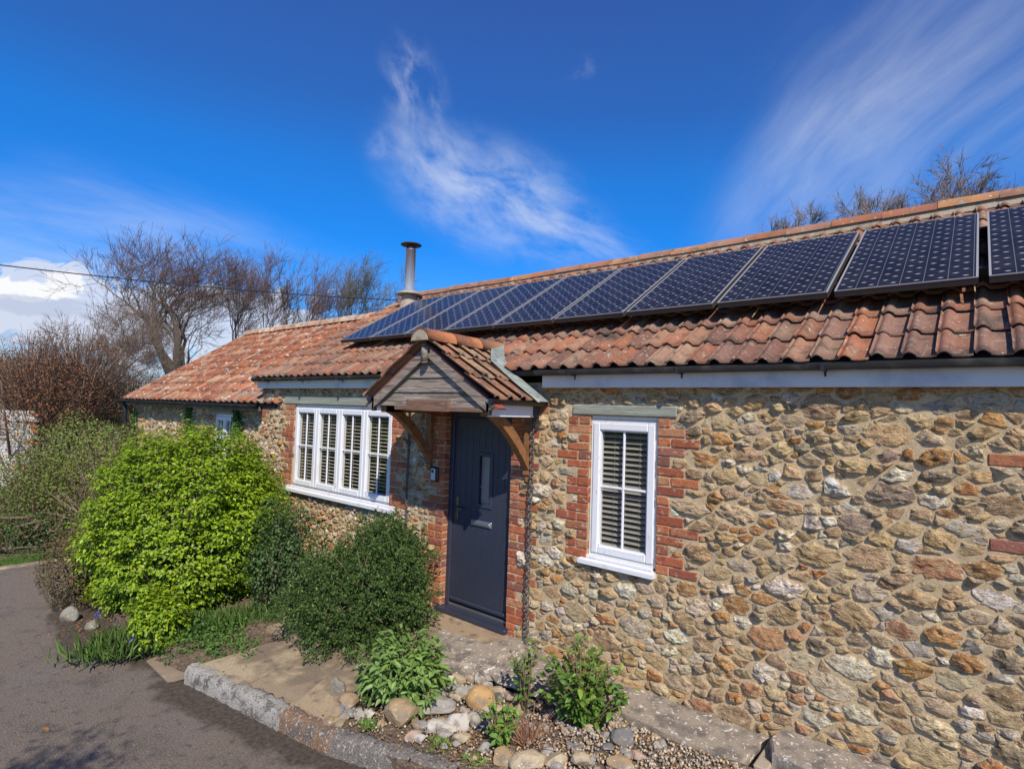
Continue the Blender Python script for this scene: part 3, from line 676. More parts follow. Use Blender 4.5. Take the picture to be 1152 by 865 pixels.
# ---- flue pipe through the roof
CX, CY = -7.74, None
cs_ = 2.78; cb = E0 + RD * cs_; CY = cb[1]; CZ = cb[2]
g = MB(); g.lathe((CX, CY, 0), [(.16, CZ - .12), (.155, CZ + .05), (.135, CZ + .12), (.125, CZ + .20)], 24); fl = g.build('flue', M['cement'], cot)
g = MB(); g.lathe((CX, CY, CZ), [(.118, .20), (.24, .205), (.235, .215), (.17, .25), (.125, .285), (.118, .285)], 24); g.build('storm_collar', mat('collar_grey', (.36, .36, .32), rough=.7, var=((.25, .24, .2)), vscale=9), fl)
g = MB(); g.lathe((CX, CY, CZ), [(.088, .2), (.088, 1.0), (.095, 1.0), (.095, 1.02), (.083, 1.02), (.08, .9)], 28); g.build('steel_pipe', M['steel'], fl)
g = MB()
for a in range(4): g.tube([(CX + .09 * math.cos(a * 1.57), CY + .09 * math.sin(a * 1.57), CZ + 1.0), (CX + .09 * math.cos(a * 1.57), CY + .09 * math.sin(a * 1.57), CZ + 1.12)], .006, 5)
g.lathe((CX, CY, CZ), [(.002, 1.085), (.18, 1.09), (.185, 1.10), (.14, 1.12), (.002, 1.13)], 24); g.build('cowl', mat('dark_cowl', (.07, .055, .05), rough=.6, metal=.4), fl)

# ---- solar panels (bolted on rails, one thing each)
xr = [-.02, -.852, -1.682, -2.495, -3.29, -4.085, -4.84, -5.575, -6.29]
wd = [.79, .79, .775, .76, .76, .72, .70, .68, .69]
labs = ['solar panel at the right edge of the photo, only partly in view', 'large solar panel second from the right edge, nearest complete one', 'solar panel third from the right edge on the tiled roof',
        'solar panel fourth from the right edge, above the narrow window', 'solar panel fifth from the right edge, right of the porch', 'solar panel sixth from the right edge, above the porch ridge end',
        'solar panel right of centre of the far group, above the porch ridge', 'solar panel third from the left end, behind the porch gable', 'solar panel second from the left end, below the steel flue', 'leftmost solar panel at the roof verge near the flue']
allx = [(.03, .82)] + [(r - w_, r) for r, w_ in zip(xr, wd)]
SB, ST, OFF = .775, 2.345, .235
for i, (a, b) in enumerate(allx):
    o = E0 + RD * SB + RN * (OFF - .035) + UX * a; w_ = b - a; Lp = ST - SB
    t = thing('solar_panel', labs[i], 'solar panel', tuple(o), 'solar panels in a row on the roof')
    def pt(u, s_, n_): return o + UX * u + RD * s_ + RN * n_
    g = MB()
    def pbox(u0, u1, s0, s1, n0, n1, mbx):
        c = [pt(u, s_, n_) for u in (u0, u1) for s_ in (s0, s1) for n_ in (n0, n1)]
        mbx.raw(c, [(0, 1, 3, 2), (4, 6, 7, 5), (0, 4, 5, 1), (2, 3, 7, 6), (0, 2, 6, 4), (1, 5, 7, 3)])
    fw = .012
    pbox(0, fw, 0, Lp, -.002, .004, g); pbox(w_ - fw, w_, 0, Lp, -.002, .004, g); pbox(fw, w_ - fw, 0, fw * .6, -.002, .004, g); pbox(fw, w_ - fw, Lp - fw, Lp, -.002, .004, g)
    fo = g.build('frame', mat('panel_frame', (.40, .40, .41), rough=.5, metal=.3) if i == 0 else bpy.data.materials['panel_frame'], t)
    g = MB(); pbox(0.001, fw, 0.001, Lp, -.045, -.003, g); pbox(w_ - fw, w_ - .001, 0.001, Lp, -.045, -.003, g); pbox(fw, w_ - fw, 0.001, fw, -.045, -.003, g); pbox(fw, w_ - fw, Lp - fw, Lp - .001, -.045, -.003, g)
    g.build('frame_skirt', mat('frame_skirt', (.05, .042, .036), rough=.6) if i == 0 else bpy.data.materials['frame_skirt'], t)
    g = MB(); pbox(fw - .002, w_ - fw + .002, .002, Lp - .002, -.036, -.030, g); g.build('backsheet', M['blackplastic'], t)
    g = MB(); c = [pt(fw, fw, 0.001), pt(w_ - fw, fw, .001), pt(w_ - fw, Lp - fw, .001), pt(fw, Lp - fw, .001)]
    g.raw(c, [(0, 1, 2, 3)]); g.build('cell_sheet', M['cells'], t)
# two mounting rails under the panels
g = MB()
for s_ in (SB + .3, ST - .3):
    c = [E0 + UX * u + RD * (s_ + a) + RN * n_ for u in (allx[-1][0] + .02, RX1 - .6) for a in (0, .04) for n_ in (.03, OFF - .078)]
    g.raw(c, [(0, 1, 3, 2), (4, 6, 7, 5), (0, 4, 5, 1), (2, 3, 7, 6), (0, 2, 6, 4), (1, 5, 7, 3)])
g.build('panel_rail', M['blackplastic'], cot)
# small loose wires below the panels
g = MB()
for (p, q) in (((855, 345), (846, 357)), ((1095, 316), (1097, 328))):
    a = on_y(p[0], p[1], .50); b = on_y(q[0], q[1], .42); g = MB(); g.tube([a, b], .004, 5, (1, 1, 1))
    g.build('panel_wire', bpy.data.materials.get('brass_wire') or mat('brass_wire', (.5, .35, .15), rough=.5), cot)

# ---- porch
PC = -3.855; PF = -.72; TOPZ = 2.665; SL = math.atan2(.565, .93)   # roof falls ~31 deg over .93 m
PAN = R_(32.5)
po = MB()     # gable boards
hw = .765; zb = 2.085
def gable_w(z): return hw * (1 - (z - zb) / (TOPZ - .045 - zb))
zz = [zb, 2.215, 2.345, 2.475, 2.65]
for a, b in zip(zz[:-1], zz[1:]):
    wa, wb = gable_w(a), max(gable_w(b), .01)
    po.prism([(PC - wa, PF + .02, a + .003), (PC + wa, PF + .02, a + .003), (PC + wb, PF + .032, b), (PC - wb, PF + .032, b)], (0, .018, 0))
porch = po.build('porch', M['greywood'], cot)
g = MB(); g.box((PC - .27, PF - .006, 2.045), (PC + .30, PF + .05, 2.15), bev=.004); g.box((PC - .45, PF + .004, 2.05), (PC + .70, PF + .05, 2.085), bev=.004); g.build('front_beam', mat('patched_beam', (.23, .12, .075), rough=.8, var=[((.12, .08, .06), 7, .42, .65), ((.36, .26, .17), 10, .56, .72)], vs3=(.7, 4, 7), bump=.6, bscale=20), porch)
for sgn in (-1, 1):      # barge boards with red tile edge above
    g = MB()
    for (o0, o1, y0, y1, mt) in ((.012, .092, PF - .012, PF + .018, 0),):
        dirv = np.array([sgn * math.cos(PAN), 0, -math.sin(PAN)]); nn = np.array([sgn * math.sin(PAN), 0, math.cos(PAN)])
        top = np.array([PC, y0, TOPZ - .012])
        L_ = 1.03 if sgn < 0 else 1.0
        g.prism([top - nn * o0, top + dirv * L_ - nn * o0, top + dirv * (L_ - .03) - nn * o1, top - nn * o1 + dirv * .0], (0, y1 - y0, 0))
    g.build('barge_board', M['greywood'], porch)
    g = MB(); g.prism([top + nn * .002, top + dirv * 1.05 + nn * .002, top + dirv * 1.05 - nn * .012, top - nn * .012], (0, .10, 0)); g.build('verge_slip', mat('red_undercloak', (.27, .065, .045), rough=.8) if sgn < 0 else bpy.data.materials['red_undercloak'], porch)
g = MB(); g.tube([(PC, PF - .03, TOPZ - .02), (PC, PF - .03, TOPZ - .17)], .035, 8); g.tube([(PC, PF - .03, TOPZ - .17), (PC, PF - .025, TOPZ - .19)], [.035, .02], 8); g.build('finial_block', M['greywood'], porch)
def valleyY(xo):     # porch slope meets main roof
    z = TOPZ + .02 - xo * math.tan(PAN)
    ym = E0[1] + (z - E0[2]) / math.tan(PT)
    return max(ym, -.10)
for sgn in (-1, 1):
    Dv = np.array([-sgn * math.cos(PAN), 0, math.sin(PAN)]); Nv = np.array([sgn * math.sin(PAN), 0, math.cos(PAN)])
    Ls = 1.00; o = np.array([PC + sgn * Ls * math.cos(PAN), 0, TOPZ + .012 - Ls * math.sin(PAN)])
    U = np.array([0, 1., 0])
    g = MB()
    lim = lambda u, s_: u < valleyY((Ls - s_) * math.cos(PAN)) + (.10 if sgn < 0 else .0)
    tiles(g, o, U, Dv, Nv, PF - .06, PF - .06 + .178 * 6, 0, Ls - .03, .178, .345, hroll=.032, lim=lim, cols=[(.27, .13, .075), (.30, .145, .085), (.24, .115, .07), (.28, .175, .11), (.32, .15, .08)])
    g.build('roof_slope', M['tile'], porch)
    g = MB(); o2 = o + Dv * .09; g.prism([o2 - Nv * .002 + U * PF, o + Dv * Ls - Nv * .002 + U * PF, o + Dv * Ls - Nv * .03 + U * PF, o2 - Nv * .03 + U * PF], (0, .72 - .02, 0)); g.build('roof_boarding', M['under'], porch)
g = MB(); ridge_tiles(g, (PC, PF - .10, TOPZ + .02), (PC, .24, TOPZ + .01), .42, .098, cols=[(.36, .17, .08), (.30, .12, .065), (.40, .15, .06)]); g.build('ridge', M['ridge'], porch)
g = MB(); V = [(PC + .092 * math.cos(w) * 1.1, PF - .105, TOPZ + .012 + .095 * math.sin(w)) for w in np.linspace(0, math.pi, 12)]; g.prism(V, (0, .05, 0)); g.build('ridge_end', M['cement'], porch)
# lead valley on the right
g = MB(); vp = []
for xo in np.linspace(.06, .93, 10):
    z = TOPZ + .02 - xo * math.tan(PAN); y = max(E0[1] + (z - E0[2]) / math.tan(PT), -.17 - .03 * max(0, xo - .5))
    vp.append((PC + xo, y, z + .05 - (.0 if xo < .45 else .012)))
V = []
for k, p in enumerate(vp):
    wv = random.uniform(-.008, .008)
    V += [(p[0], p[1] - (.13 if k < 4 else .085) + wv, p[2] + .022), (p[0] + .01, p[1] - .07 + wv, p[2] + .03), (p[0] + .03, p[1] + .03, p[2] + .03 + (.02 if k < 5 else 0))]
g.raw(V, [(3 * i + j, 3 * i + j + 1, 3 * i + 4 + j, 3 * i + 3 + j) for i in range(9) for j in range(2)], smooth=True); g.build('lead_valley', M['lead'], porch)
# side fascia boards, gutters, ceiling
for sgn in (-1, 1):
    xf = PC + sgn * .75
    g = MB(); g.box((xf - .012, PF + .02, 2.02 if sgn > 0 else 2.07), (xf + .012, -.005, 2.15), bev=.003); g.build('side_fascia', M['white'], porch)
    g = MB(); gutter(g, PF - .03, -.02, xf + sgn * .062, 2.165, .048, axis=1); g.build('side_gutter', M['gutter'], porch)
    g = MB(); g.box((xf - sgn * .0, PF - .012, 2.03), (xf + sgn * .035, PF + .03, 2.17), bev=.004); g.build('corner_plate', M['gutter'], porch)
g = MB(); g.box((PC - .74, PF + .05, 2.10), (PC + .74, -.02, 2.115)); g.build('ceiling_board', M['brownwood'], porch)
def bracket(x):
    g = MB(); P = []
    n = 12; pin = []; pout = []
    for k in range(n + 1):
        t = k / n
        # S-curved brace from the front beam down to the wall
        y = -.64 + .60 * (t ** 1.0); z = 2.07 - .47 * (.5 - .5 * math.cos(math.pi * t)) * (1.0) - .03 * math.sin(2 * math.pi * t) + .05 * math.sin(math.pi * t)
        z = 2.06 - .50 * t ** 1.7
        ty, tz = .60, -.50 * 1.7 * max(t, .02) ** .7; L_ = math.hypot(ty, tz); ny, nz_ = -tz / L_, ty / L_
        w = .062 + .022 * math.sin(math.pi * t)
        pin.append((y - ny * w * .5 * -1, z + nz_ * w * .5)); pout.append((y - ny * w * .5, z - nz_ * w * .5))
    V = [(x + sx, p[0], p[1]) for sx in (-.035, .035) for p in pin + pout]; m = 2 * (n + 1)
    f = []
    for k in range(n):
        a, b, c, d = k, k + 1, n + 1 + k + 1, n + 1 + k
        f += [(a, b, c, d), (m + d, m + c, m + b, m + a), (a, m + a, m + b, b), (d, c, m + c, m + d)]
    f += [(0, n + 1, m + n + 1, m), (n, m + n, m + 2 * n + 1, 2 * n + 1)]
    g.raw(V, f)
    g.box((x - .04, -.062, 1.49), (x + .04, -.004, 2.08), bev=.006); g.box((x - .035, -.66, 2.02), (x + .035, -.03, 2.095), bev=.005)
    g.box((x - .03, -.05, 1.42), (x + .03, -.004, 1.49), bev=.012)
    return g.build('bracket', M['brownwood'], porch)
bracket(-4.55); bracket(-3.20)
# rain chains hang from the gutters
def chain(x, y, z0, z1, r=.017):
    g = MB(); z = z0; k = 0
    while z > z1:
        c = np.array([x + .004 * math.sin(z * 9), y, z]); pts = []
        for q in range(9):
            w = 2 * math.pi * q / 8; a, b = r * math.cos(w), r * 1.25 * math.sin(w)
            pts.append(c + (np.array([a, 0, b]) if k % 2 == 0 else np.array([0, a, b])))
        g.tube(pts, .0058, 5, cap=False); z -= r * 1.75; k += 1
    return g.build('rain_chain', M['chain'], cot)
chain(-3.135, -.065, 2.12, -.05, .021); chain(-4.87, -.05, 2.02, -.05, .014)
g = MB(); g.box((-3.17, -.12, 2.02), (-3.07, -.02, 2.16), bev=.02); g.tube([(-3.12, -.08, 2.22), (-3.13, -.07, 2.08)], [.035, .03], 10); g.build('gutter_outlet', M['gutter'], cot)

# ------------------------------------------------------------------ outbuilding on the left
OX0, OX1, OY = -14.62, XL - .02, .12
out = thing('outbuilding', 'lower stone outbuilding with rusty orange tiled roof behind the lime green bush', 'outbuilding', (-11.5, OY, -.3))
WO = (-10.35, -9.62, .95, 1.86)
wm = MB(); wall_grid(wm, OX0, OX1, -.34, 2.02, [WO], OY, .05, .01)
a, b, c, d = WO
wm.raw([(a, OY, c), (a, OY + .15, c), (a, OY + .15, d), (a, OY, d)], [(0, 1, 2, 3)]); wm.raw([(b, OY, c), (b, OY + .15, c), (b, OY + .15, d), (b, OY, d)], [(3, 2, 1, 0)]); wm.raw([(a, OY + .3, c), (b, OY + .3, c), (b, OY + .3, d), (a, OY + .3, d)], [(0, 1, 2, 3)], (.1, .1, .1))
OEZ = 2.045; OPT = R_(33.5); ORY = 2.62; ORZ = OEZ + (ORY + .05) * math.tan(OPT)
wm.raw([(OX0, OY, -.34), (OX0, 5.1, -.34), (OX0, 5.1, 2.02), (OX0, ORY, ORZ - .06), (OX0, OY, 2.02)], [(0, 4, 3, 2, 1)])
wm.raw([(OX0, 5.1, -.34), (OX1, 5.1, -.34), (OX1, 5.1, 2.02), (OX0, 5.1, 2.02)], [(3, 2, 1, 0)])
wm.build('wall', M['mortar'], out)
sm_ = MB(); ex2 = [WO, (WO[0] - .15, WO[1] + .15, WO[3], WO[3] + .16)]
for (x, z, r, poly) in stone_cells(OX0, OX1, .9, 2.02, ex2, [(.075, 40), (.055, 120), (.04, 260), (.03, 400)], 1.35, .012):
    add_stone(sm_, poly, .010, OY, .04, rr)
sm_.build('rubble_facing', M['stone'], out)
window(out, WO, 2, (WO[0] - .03, WO[1] + .03, WO[2] - .03, WO[2] + .01, -OY + .05), y=OY + .02, slat=0, sash_w=.05, label='small white window half hidden by the lime bush')
g = MB(); g.box((WO[0] - .15, OY - .02, WO[3] + .005), (WO[1] + .15, OY + .03, WO[3] + .14), bev=.01); g.build('lintel', M['lintel'], out)
OD = np.array([0, math.cos(OPT), math.sin(OPT)]); ON = np.array([0, -math.sin(OPT), math.cos(OPT)])
oo = np.array([0, -.05, OEZ]); LS = (ORY + .05) / math.cos(OPT)
rm = MB(); rust = [(.32, .11, .05), (.27, .085, .04), (.35, .135, .065), (.21, .075, .045), (.36, .20, .12), (.30, .115, .055)]
tiles(rm, oo, UX, OD, ON, OX0 - .12, OX1 + .62, 0, LS, .215, .31, hroll=.04, seg=7, cols=rust)
ro = rm.build('roof', mat('rusty_clay_tile', attr=True, rough=.85, var=[((.13, .06, .04), 5, .48, .72), ((.36, .27, .19), 4, .54, .68), ((.12, .075, .05), 9, .54, .70)], spots=[((.50, .45, .37), 12, .63, .03)], vs3=(2.2, 1, .55), bump=.6, bscale=50), out)
um = MB(); um.prism([oo + UX * (OX0 - .12), oo + UX * (OX0 - .12) + OD * LS, oo + UX * (OX0 - .12) + OD * LS - ON * .05, oo + UX * (OX0 - .12) - ON * .05], (OX1 - OX0 + .6, 0, 0))
um.prism([(OX0 - .12, ORY, ORZ), (OX0 - .12, 5.3, ORZ - 1.78), (OX0 - .12, 5.3, ORZ - 1.83), (OX0 - .12, ORY, ORZ - .05)], (OX1 - OX0 + .1, 0, 0)); um.build('underlay', M['under'], ro)
g = MB(); ridge_tiles(g, (OX0 - .12, ORY, ORZ + .02), (OX1 + .3, ORY, ORZ + .02), .45, .11, cols=[(.40, .28, .20), (.36, .22, .15), (.44, .34, .26)]); g.build('ridge', M['ridge'], ro)
g = MB(); g.prism([oo + UX * (OX0 - .15) - ON * .03, oo + UX * (OX0 - .15) + OD * LS - ON * .03, oo + UX * (OX0 - .15) + OD * LS + ON * .06, oo + UX * (OX0 - .15) + ON * .06], (.07, 0, 0)); g.build('verge', M['cement'], ro)
# grey cement patch at the eave next to the cottage
g = MB(); n1, n2 = 14, 8; V = []
for i in range(n1 + 1):
    for j in range(n2 + 1):
        u = OX1 - 1.15 + 1.17 * i / n1; s_ = max(0, (.02 + 1.0 * j / n2) * (.35 + .65 * i / n1)); V.append(oo + UX * u + OD * s_ + ON * (.045 + .014 * math.sin(u * 29) + random.uniform(-.004, .004)))
g.raw(V, [(i * (n2 + 1) + j, (i + 1) * (n2 + 1) + j, (i + 1) * (n2 + 1) + j + 1, i * (n2 + 1) + j + 1) for i in range(n1) for j in range(n2)], smooth=True); g.build('cement_patch', M['concrete'], ro)
g = MB(); gutter(g, OX0 - .15, OX1 - .02, -.10, 2.045, .055); g.build('gutter', M['gutter'], out)
g = MB(); g.box((OX0 - .1, -.035, 1.945), (OX1 - .02, -.01, 2.04), bev=.003); g.box((OX0 - .1, -.01, 1.96), (OX1 - .02, OY, 1.975)); g.build('fascia', mat('aged_fascia', (.20, .20, .18), rough=.8, var=((.10, .10, .09)), vscale=5), out)
g = MB(); g.tube([(OX0 - .08, -.06, 2.03), (OX0 - .08, -.02, 1.85), (OX0 - .08, -.02, -.3)], .05, 8); g.build('downpipe', M['gutter'], out)

# ------------------------------------------------------------------ ground, road, paving
ZR = -.30
def sheet(name, poly, z, mt, kind='structure', label=None, cat=None):
    g = MB(); g.raw([(p[0], p[1], z) for p in poly], [tuple(range(len(poly)))]); o = g.build(name, mt, loc=(poly[0][0], poly[0][1], z)); tag(o, label, cat, None, kind); return o
g = MB(); g.raw([(-400, -300, -.36), (300, -300, -.36), (300, 400, -.36), (-400, 400, -.36)], [(0, 1, 2, 3)]); tag(g.build('ground', M['grass']), kind='structure')
def K(x, y, z): p = on_z(x, y, z); return (p[0], p[1])
road = [(-10.25, -.9), (-10.22, -2.1), (-10.4, -2.9), (-12.0, -6), (-16, -14), (-16, -30), (14, -30), (14, -.6), (-2, -.6), (-3, -1.2)]
sheet('road', road, ZR, M['road'])
KA = np.array(K(207, 765, ZR)); KB = np.array(K(318, 822, ZR)); KC = np.array(K(480, 885, ZR))
# kerb: three rough lengths with a rounded front edge
def kerb_run(p, q, col, seed, w=.13, h=.135):
    p = np.array(p, float); q = np.array(q, float); t = (q - p); L_ = np.linalg.norm(t); t /= L_; nn = np.array([-t[1], t[0]]); n = max(4, int(L_ / .02))
    prof = [(0, -.06), (.0, .05), (.006, h - .035), (.022, h - .012), (.045, h - .002), (w * .75, h), (w, h - .004), (w, -.06)]
    V = []
    for i in range(n + 1):
        c = p + t * (L_ * i / n)
        for k, (a, z) in enumerate(prof):
            d = .016 * mnoise.noise(Vector((i * .35 + seed, k * .9, 0))) + .012 * mnoise.noise(Vector((i * 1.3 + seed, k * 2.1, 5)))
            b = c + nn * (a + d); V.append((b[0], b[1], ZR + z + (d if 0 < k < 7 else 0)))
    m = len(prof); f = [(i * m + k, i * m + k + 1, (i + 1) * m + k + 1, (i + 1) * m + k) for i in range(n) for k in range(m - 1)]
    f += [tuple(range(m)), tuple((n) * m + k for k in range(m))]
    g = MB(); g.raw(V, f, col, True); return tag(g.build('kerb', M['kerb'], loc=(p[0], p[1], ZR)), kind='structure')
kd = (KC - KA) / np.linalg.norm(KC - KA)
K0 = np.array(K(207, 768, ZR)); K1 = np.array(K(312, 822, ZR)); K2_ = np.array(K(368, 850, ZR)); K3 = np.array(K(500, 892, ZR)); K4 = K3 + (K3 - K2_) / np.linalg.norm(K3 - K2_) * 2.5
kerb_run(K0, K1, (.46, .43, .38), 1); kerb_run(K1 + .006, K2_, (.30, .18, .10), 20); kerb_run(K2_ + .006, K3, (.24, .21, .18), 40); kerb_run(K3 + .004, K4, (.24, .21, .18), 60)
kn = np.array([-(K1 - K0)[1], (K1 - K0)[0]]) / np.linalg.norm(K1 - K0)
# sloping sandy paving between kerb and door step: warped sheet over a quad
def warped(name, c00, c10, c11, c01, nu, nv, zf, mt, amp=.003, th=.08, col=(.34, .25, .155)):
    c00, c10, c11, c01 = [np.array(c, float) for c in (c00, c10, c11, c01)]; V = []
    for i in range(nu + 1):
        for j in range(nv + 1):
            u, v = i / nu, j / nv; p = c00 * (1 - u) * (1 - v) + c10 * u * (1 - v) + c11 * u * v + c01 * (1 - u) * v
            V.append((p[0], p[1], zf(p[0], p[1], u, v) + amp * mnoise.noise(Vector((p[0] * 6, p[1] * 6, 1)))))
    m = nv + 1; f = [(i * m + j, (i + 1) * m + j, (i + 1) * m + j + 1, i * m + j + 1) for i in range(nu) for j in range(nv)]
    n0 = len(V); edge = [i * m for i in range(nu + 1)] + [nu * m + j for j in range(1, m)] + [i * m + nv for i in range(nu - 1, -1, -1)] + [j for j in range(nv - 1, 0, -1)]
    V += [(V[e][0], V[e][1], V[e][2] - th) for e in edge]; ne = len(edge)
    f += [(edge[i], n0 + i, n0 + (i + 1) % ne, edge[(i + 1) % ne]) for i in range(ne)]
    g = MB(); g.raw(V, f, col, smooth=False); return tag(g.build(name, mt, loc=(c00[0], c00[1], ZR)), kind='structure')
kin = kn * .125
pA = np.array(K(165, 742, -.285)); pB = np.array(K(188, 765, -.285))
P0 = K0 + kin; P1_ = K1 + kin; 
# five flagstones with open joints, stepping up from the drive to the door
warped('paving', pA, P0 + (.05, -.02), (-5.20, -1.66), (-5.84, -1.74), 14, 10, lambda x, y, u, v: -.289 + .10 * u * (1 - v) + .07 * v, M['paving'], col=(.27, .205, .14))
warped('paving', (-5.83, -1.725), (-5.21, -1.645), (-5.07, -1.34), (-5.95, -1.25), 14, 8, lambda x, y, u, v: -.212 + .045 * v, M['paving'], col=(.40, .30, .185))
warped('paving', pA + (.003, -.003), pB, P0 + (.045, -.03), (pA + P0) / 2 + (.02, -.008), 5, 5, lambda x, y, u, v: -.292 + .05 * u * v, M['paving'], .002, .02, col=(.27, .205, .14))
warped('paving', P0 + (.065, -.035), (P0 + P1_) / 2 + (.07, -.02), (-4.62, -1.24), (-5.05, -1.335), 14, 14, lambda x, y, u, v: -.165 + .035 * v, M['paving'], .004, col=(.42, .33, .205))
warped('paving', (P0 + P1_) / 2 + (.083, -.02), P1_, (-4.26, -1.12), (-4.606, -1.235), 12, 14, lambda x, y, u, v: -.172 + .045 * v, M['paving'], .004, col=(.31, .235, .15))
warped('paving', P1_ + (.012, 0), K2_ + kin * .9, (-3.85, -1.15), (-4.246, -1.12), 10, 14, lambda x, y, u, v: -.160 + .050 * v, M['paving'], .004, col=(.38, .285, .175))
warped('paving', (-5.4, -1.30), (-3.85, -1.135), (-3.70, -.63), (-5.2, -.45), 18, 10, lambda x, y, u, v: -.112 + .075 * v, M['paving'], .005, col=(.33, .245, .155))
warped('mortar_bed', pA + (.01, .02), K2_ + kin * 1., (-3.72, -.7), (-5.9, -1.2), 24, 14, lambda x, y, u, v: min(-.305 + .13 * min(1, u * 5) + .02, -.20 + .10 * v) - .008, M['soil'], .002, .05)
# door step slab
g = MB(); g.box((-4.62, -.62, -.14), (-3.36, .05, -.002), (.36, .26, .165), bev=.012); tag(g.build('doorstep', M['paving'], loc=(-4, -.3, -.1)), 'sandy stone doorstep slab below the blue door', 'doorstep')
# concrete ledges along the wall
def slab(poly, z0, z1, name='ledge', mt=None):
    poly = [np.array(p, float) for p in poly]; n = len(poly); c = sum(poly) / n; e = .02; V = []
    dense = []
    for i in range(n):
        a, b = poly[i], poly[(i + 1) % n]; m = max(1, int(np.linalg.norm(b - a) / .05))
        for k in range(m): dense.append(a + (b - a) * k / m)
    dense = [p + np.array([mnoise.noise(Vector((p[0] * 9, p[1] * 9, 2))), mnoise.noise(Vector((p[0] * 9, p[1] * 9, 8)))]) * .012 for p in dense]; n = len(dense)
    for z, sc in ((z0, 0), (z1 - .015, 0), (z1, .014)):
        for p in dense: d = c - p; d = d / np.linalg.norm(d) * sc; V.append((p[0] + d[0], p[1] + d[1], z + .004 * mnoise.noise(Vector((p[0] * 12, p[1] * 12, 0)))))
    V.append((c[0], c[1], z1 + .003))
    f = [(k * n + i, k * n + (i + 1) % n, (k + 1) * n + (i + 1) % n, (k + 1) * n + i) for k in range(2) for i in range(n)] + [(2 * n + i, 2 * n + (i + 1) % n, 3 * n) for i in range(n)]
    g = MB(); g.raw(V, f); return tag(g.build(name, mt or M['concrete'], loc=(c[0], c[1], z0)), kind='structure')
slab([(-3.98, -.36), (-3.43, -.84), (-3.17, -.66), (-3.06, -.02), (-3.35, -.02), (-3.355, -.3)], -.2, .006, 'ledge')
slab([(-3.155, -.66), (-3.05, -.56), (-2.5, -.50), (-2.0, -.42), (-1.6, -.46), (-1.15, -.44), (-1.10, -.01), (-3.05, -.01)], -.2, -.035, 'ledge')
slab([(-1.06, -.18), (-1.0, -.34), (-.15, -.40), (-.05, -.01), (-1.02, -.01)], -.2, .055, 'ledge')
slab([(-.03, -.5), (1.6, -.5), (1.6, -.01), (.01, -.01)], -.3, .22, 'ledge')
g = MB(); g.box((-1.09, -.42, -.2), (-1.0, -.05, -.02), bev=.01); tag(g.build('ledge', M['cement'], loc=(-1, -.2, -.2)), kind='structure')
# beds
def soilz(x, y):
    v = min(1., max(0., (y + 1.75) / .9)); return -.19 + .05 * v + .05 * max(0, x + 1.6) + .075 * v * min(1., max(0., (x + 2.7) / .7))
warped('bed_soil', K2_ + kin * .9, (2., -1.2), (2., -.3), (-3.6, -.55), 60, 14, lambda x, y, u, v: soilz(x, y) + .012 * mnoise.noise(Vector((x * 9, y * 9, 2))), M['soil'], .012, .15)
warped('bed_soil', (-8.2, -2.15), (-5.62, -2.06), (-4.6, -.1), (-8.3, -.02), 40, 24, lambda x, y, u, v: -.21 + .10 * v + .03 * math.sin(x * 3), M['soil'], .02, .15)
warped('bed_soil', (-14.6, -1.2), (-8.2, -2.15), (-8.3, .1), (-14.6, .1), 30, 10, lambda x, y, u, v: -.30 + .10 * v, M['grass'], .03, .15)

# ------------------------------------------------------------------ rocks
def rock_mesh(seed, sub=2, cuts=5, flat=.7):
    import bmesh
    rr2 = random.Random(seed); bm = bmesh.new(); bmesh.ops.create_icosphere(bm, subdivisions=sub, radius=1.)
    pl = []
    for _ in range(cuts):
        n = np.array([rr2.gauss(0, 1) for _ in range(3)]); n /= np.linalg.norm(n); pl.append((n, rr2.uniform(.5, .85)))
    V = []
    for v in bm.verts:
        p = np.array(v.co)
        for n, d in pl:
            s_ = p @ n
            if s_ > d: p = p - n * (s_ - d) * .92
        p = p * (1 + .12 * mnoise.noise(Vector(p * 1.7) + Vector((seed, 0, 0))) + .04 * mnoise.noise(Vector(p * 5) + Vector((seed, 3, 0))))
        V.append(p * np.array([1, 1, flat]))
    F_ = np.array([[v.index for v in f.verts] for f in bm.faces]); bm.free(); return np.array(V), F_
RB = [rock_mesh(s, 3, 7, 1.) for s in range(10)]
PB = [rock_mesh(s + 50, 1, 2, .75) for s in range(8)]
SM = rock_mesh(99, 3, 0, 1.)
def rotm(a, b, c):
    ca, sa, cb, sb, cc, sc = math.cos(a), math.sin(a), math.cos(b), math.sin(b), math.cos(c), math.sin(c)
    return np.array([[ca, -sa, 0], [sa, ca, 0], [0, 0, 1]]) @ np.array([[cb, 0, sb], [0, 1, 0], [-sb, 0, cb]]) @ np.array([[1, 0, 0], [0, cc, -sc], [0, sc, cc]])
def rock(px, py, wpx, hpx, col, label, seed, z=-.15, rot=0., group='stones in the rock bed', smooth=False, name='rock', base=None):
    """a stone whose middle is seen at pixel (px,py), about wpx wide and hpx tall"""
    p = on_z(px, py + hpx * .2, z + .02); dep = (p - CAM) @ (-CAMR[:, 2]); s_ = dep / F
    a = wpx * .55 * s_; h = max(hpx * .5 * s_, .015)
    V, F_ = base or RB[seed % 10]
    V = V * np.array([a, a * .75, h]); ang = math.atan2(CAMR[1, 0], CAMR[0, 0]) + rot
    V = V @ rotm(ang, .12 * math.sin(seed), .15 * math.cos(seed)).T
    g = MB(); c = np.array([p[0], p[1], z + h * .55]); g.raw(V + c, F_, col, smooth)
    return tag(g.build(name, M['rock'], loc=tuple(c)), label, 'rock', group)
B_ = (.33, .23, .13); Gy = (.31, .29, .26); Wh = (.48, .44, .38); Or = (.46, .28, .11); Pk = (.46, .32, .25); Dk = (.16, .15, .15); Ta = (.42, .34, .22)
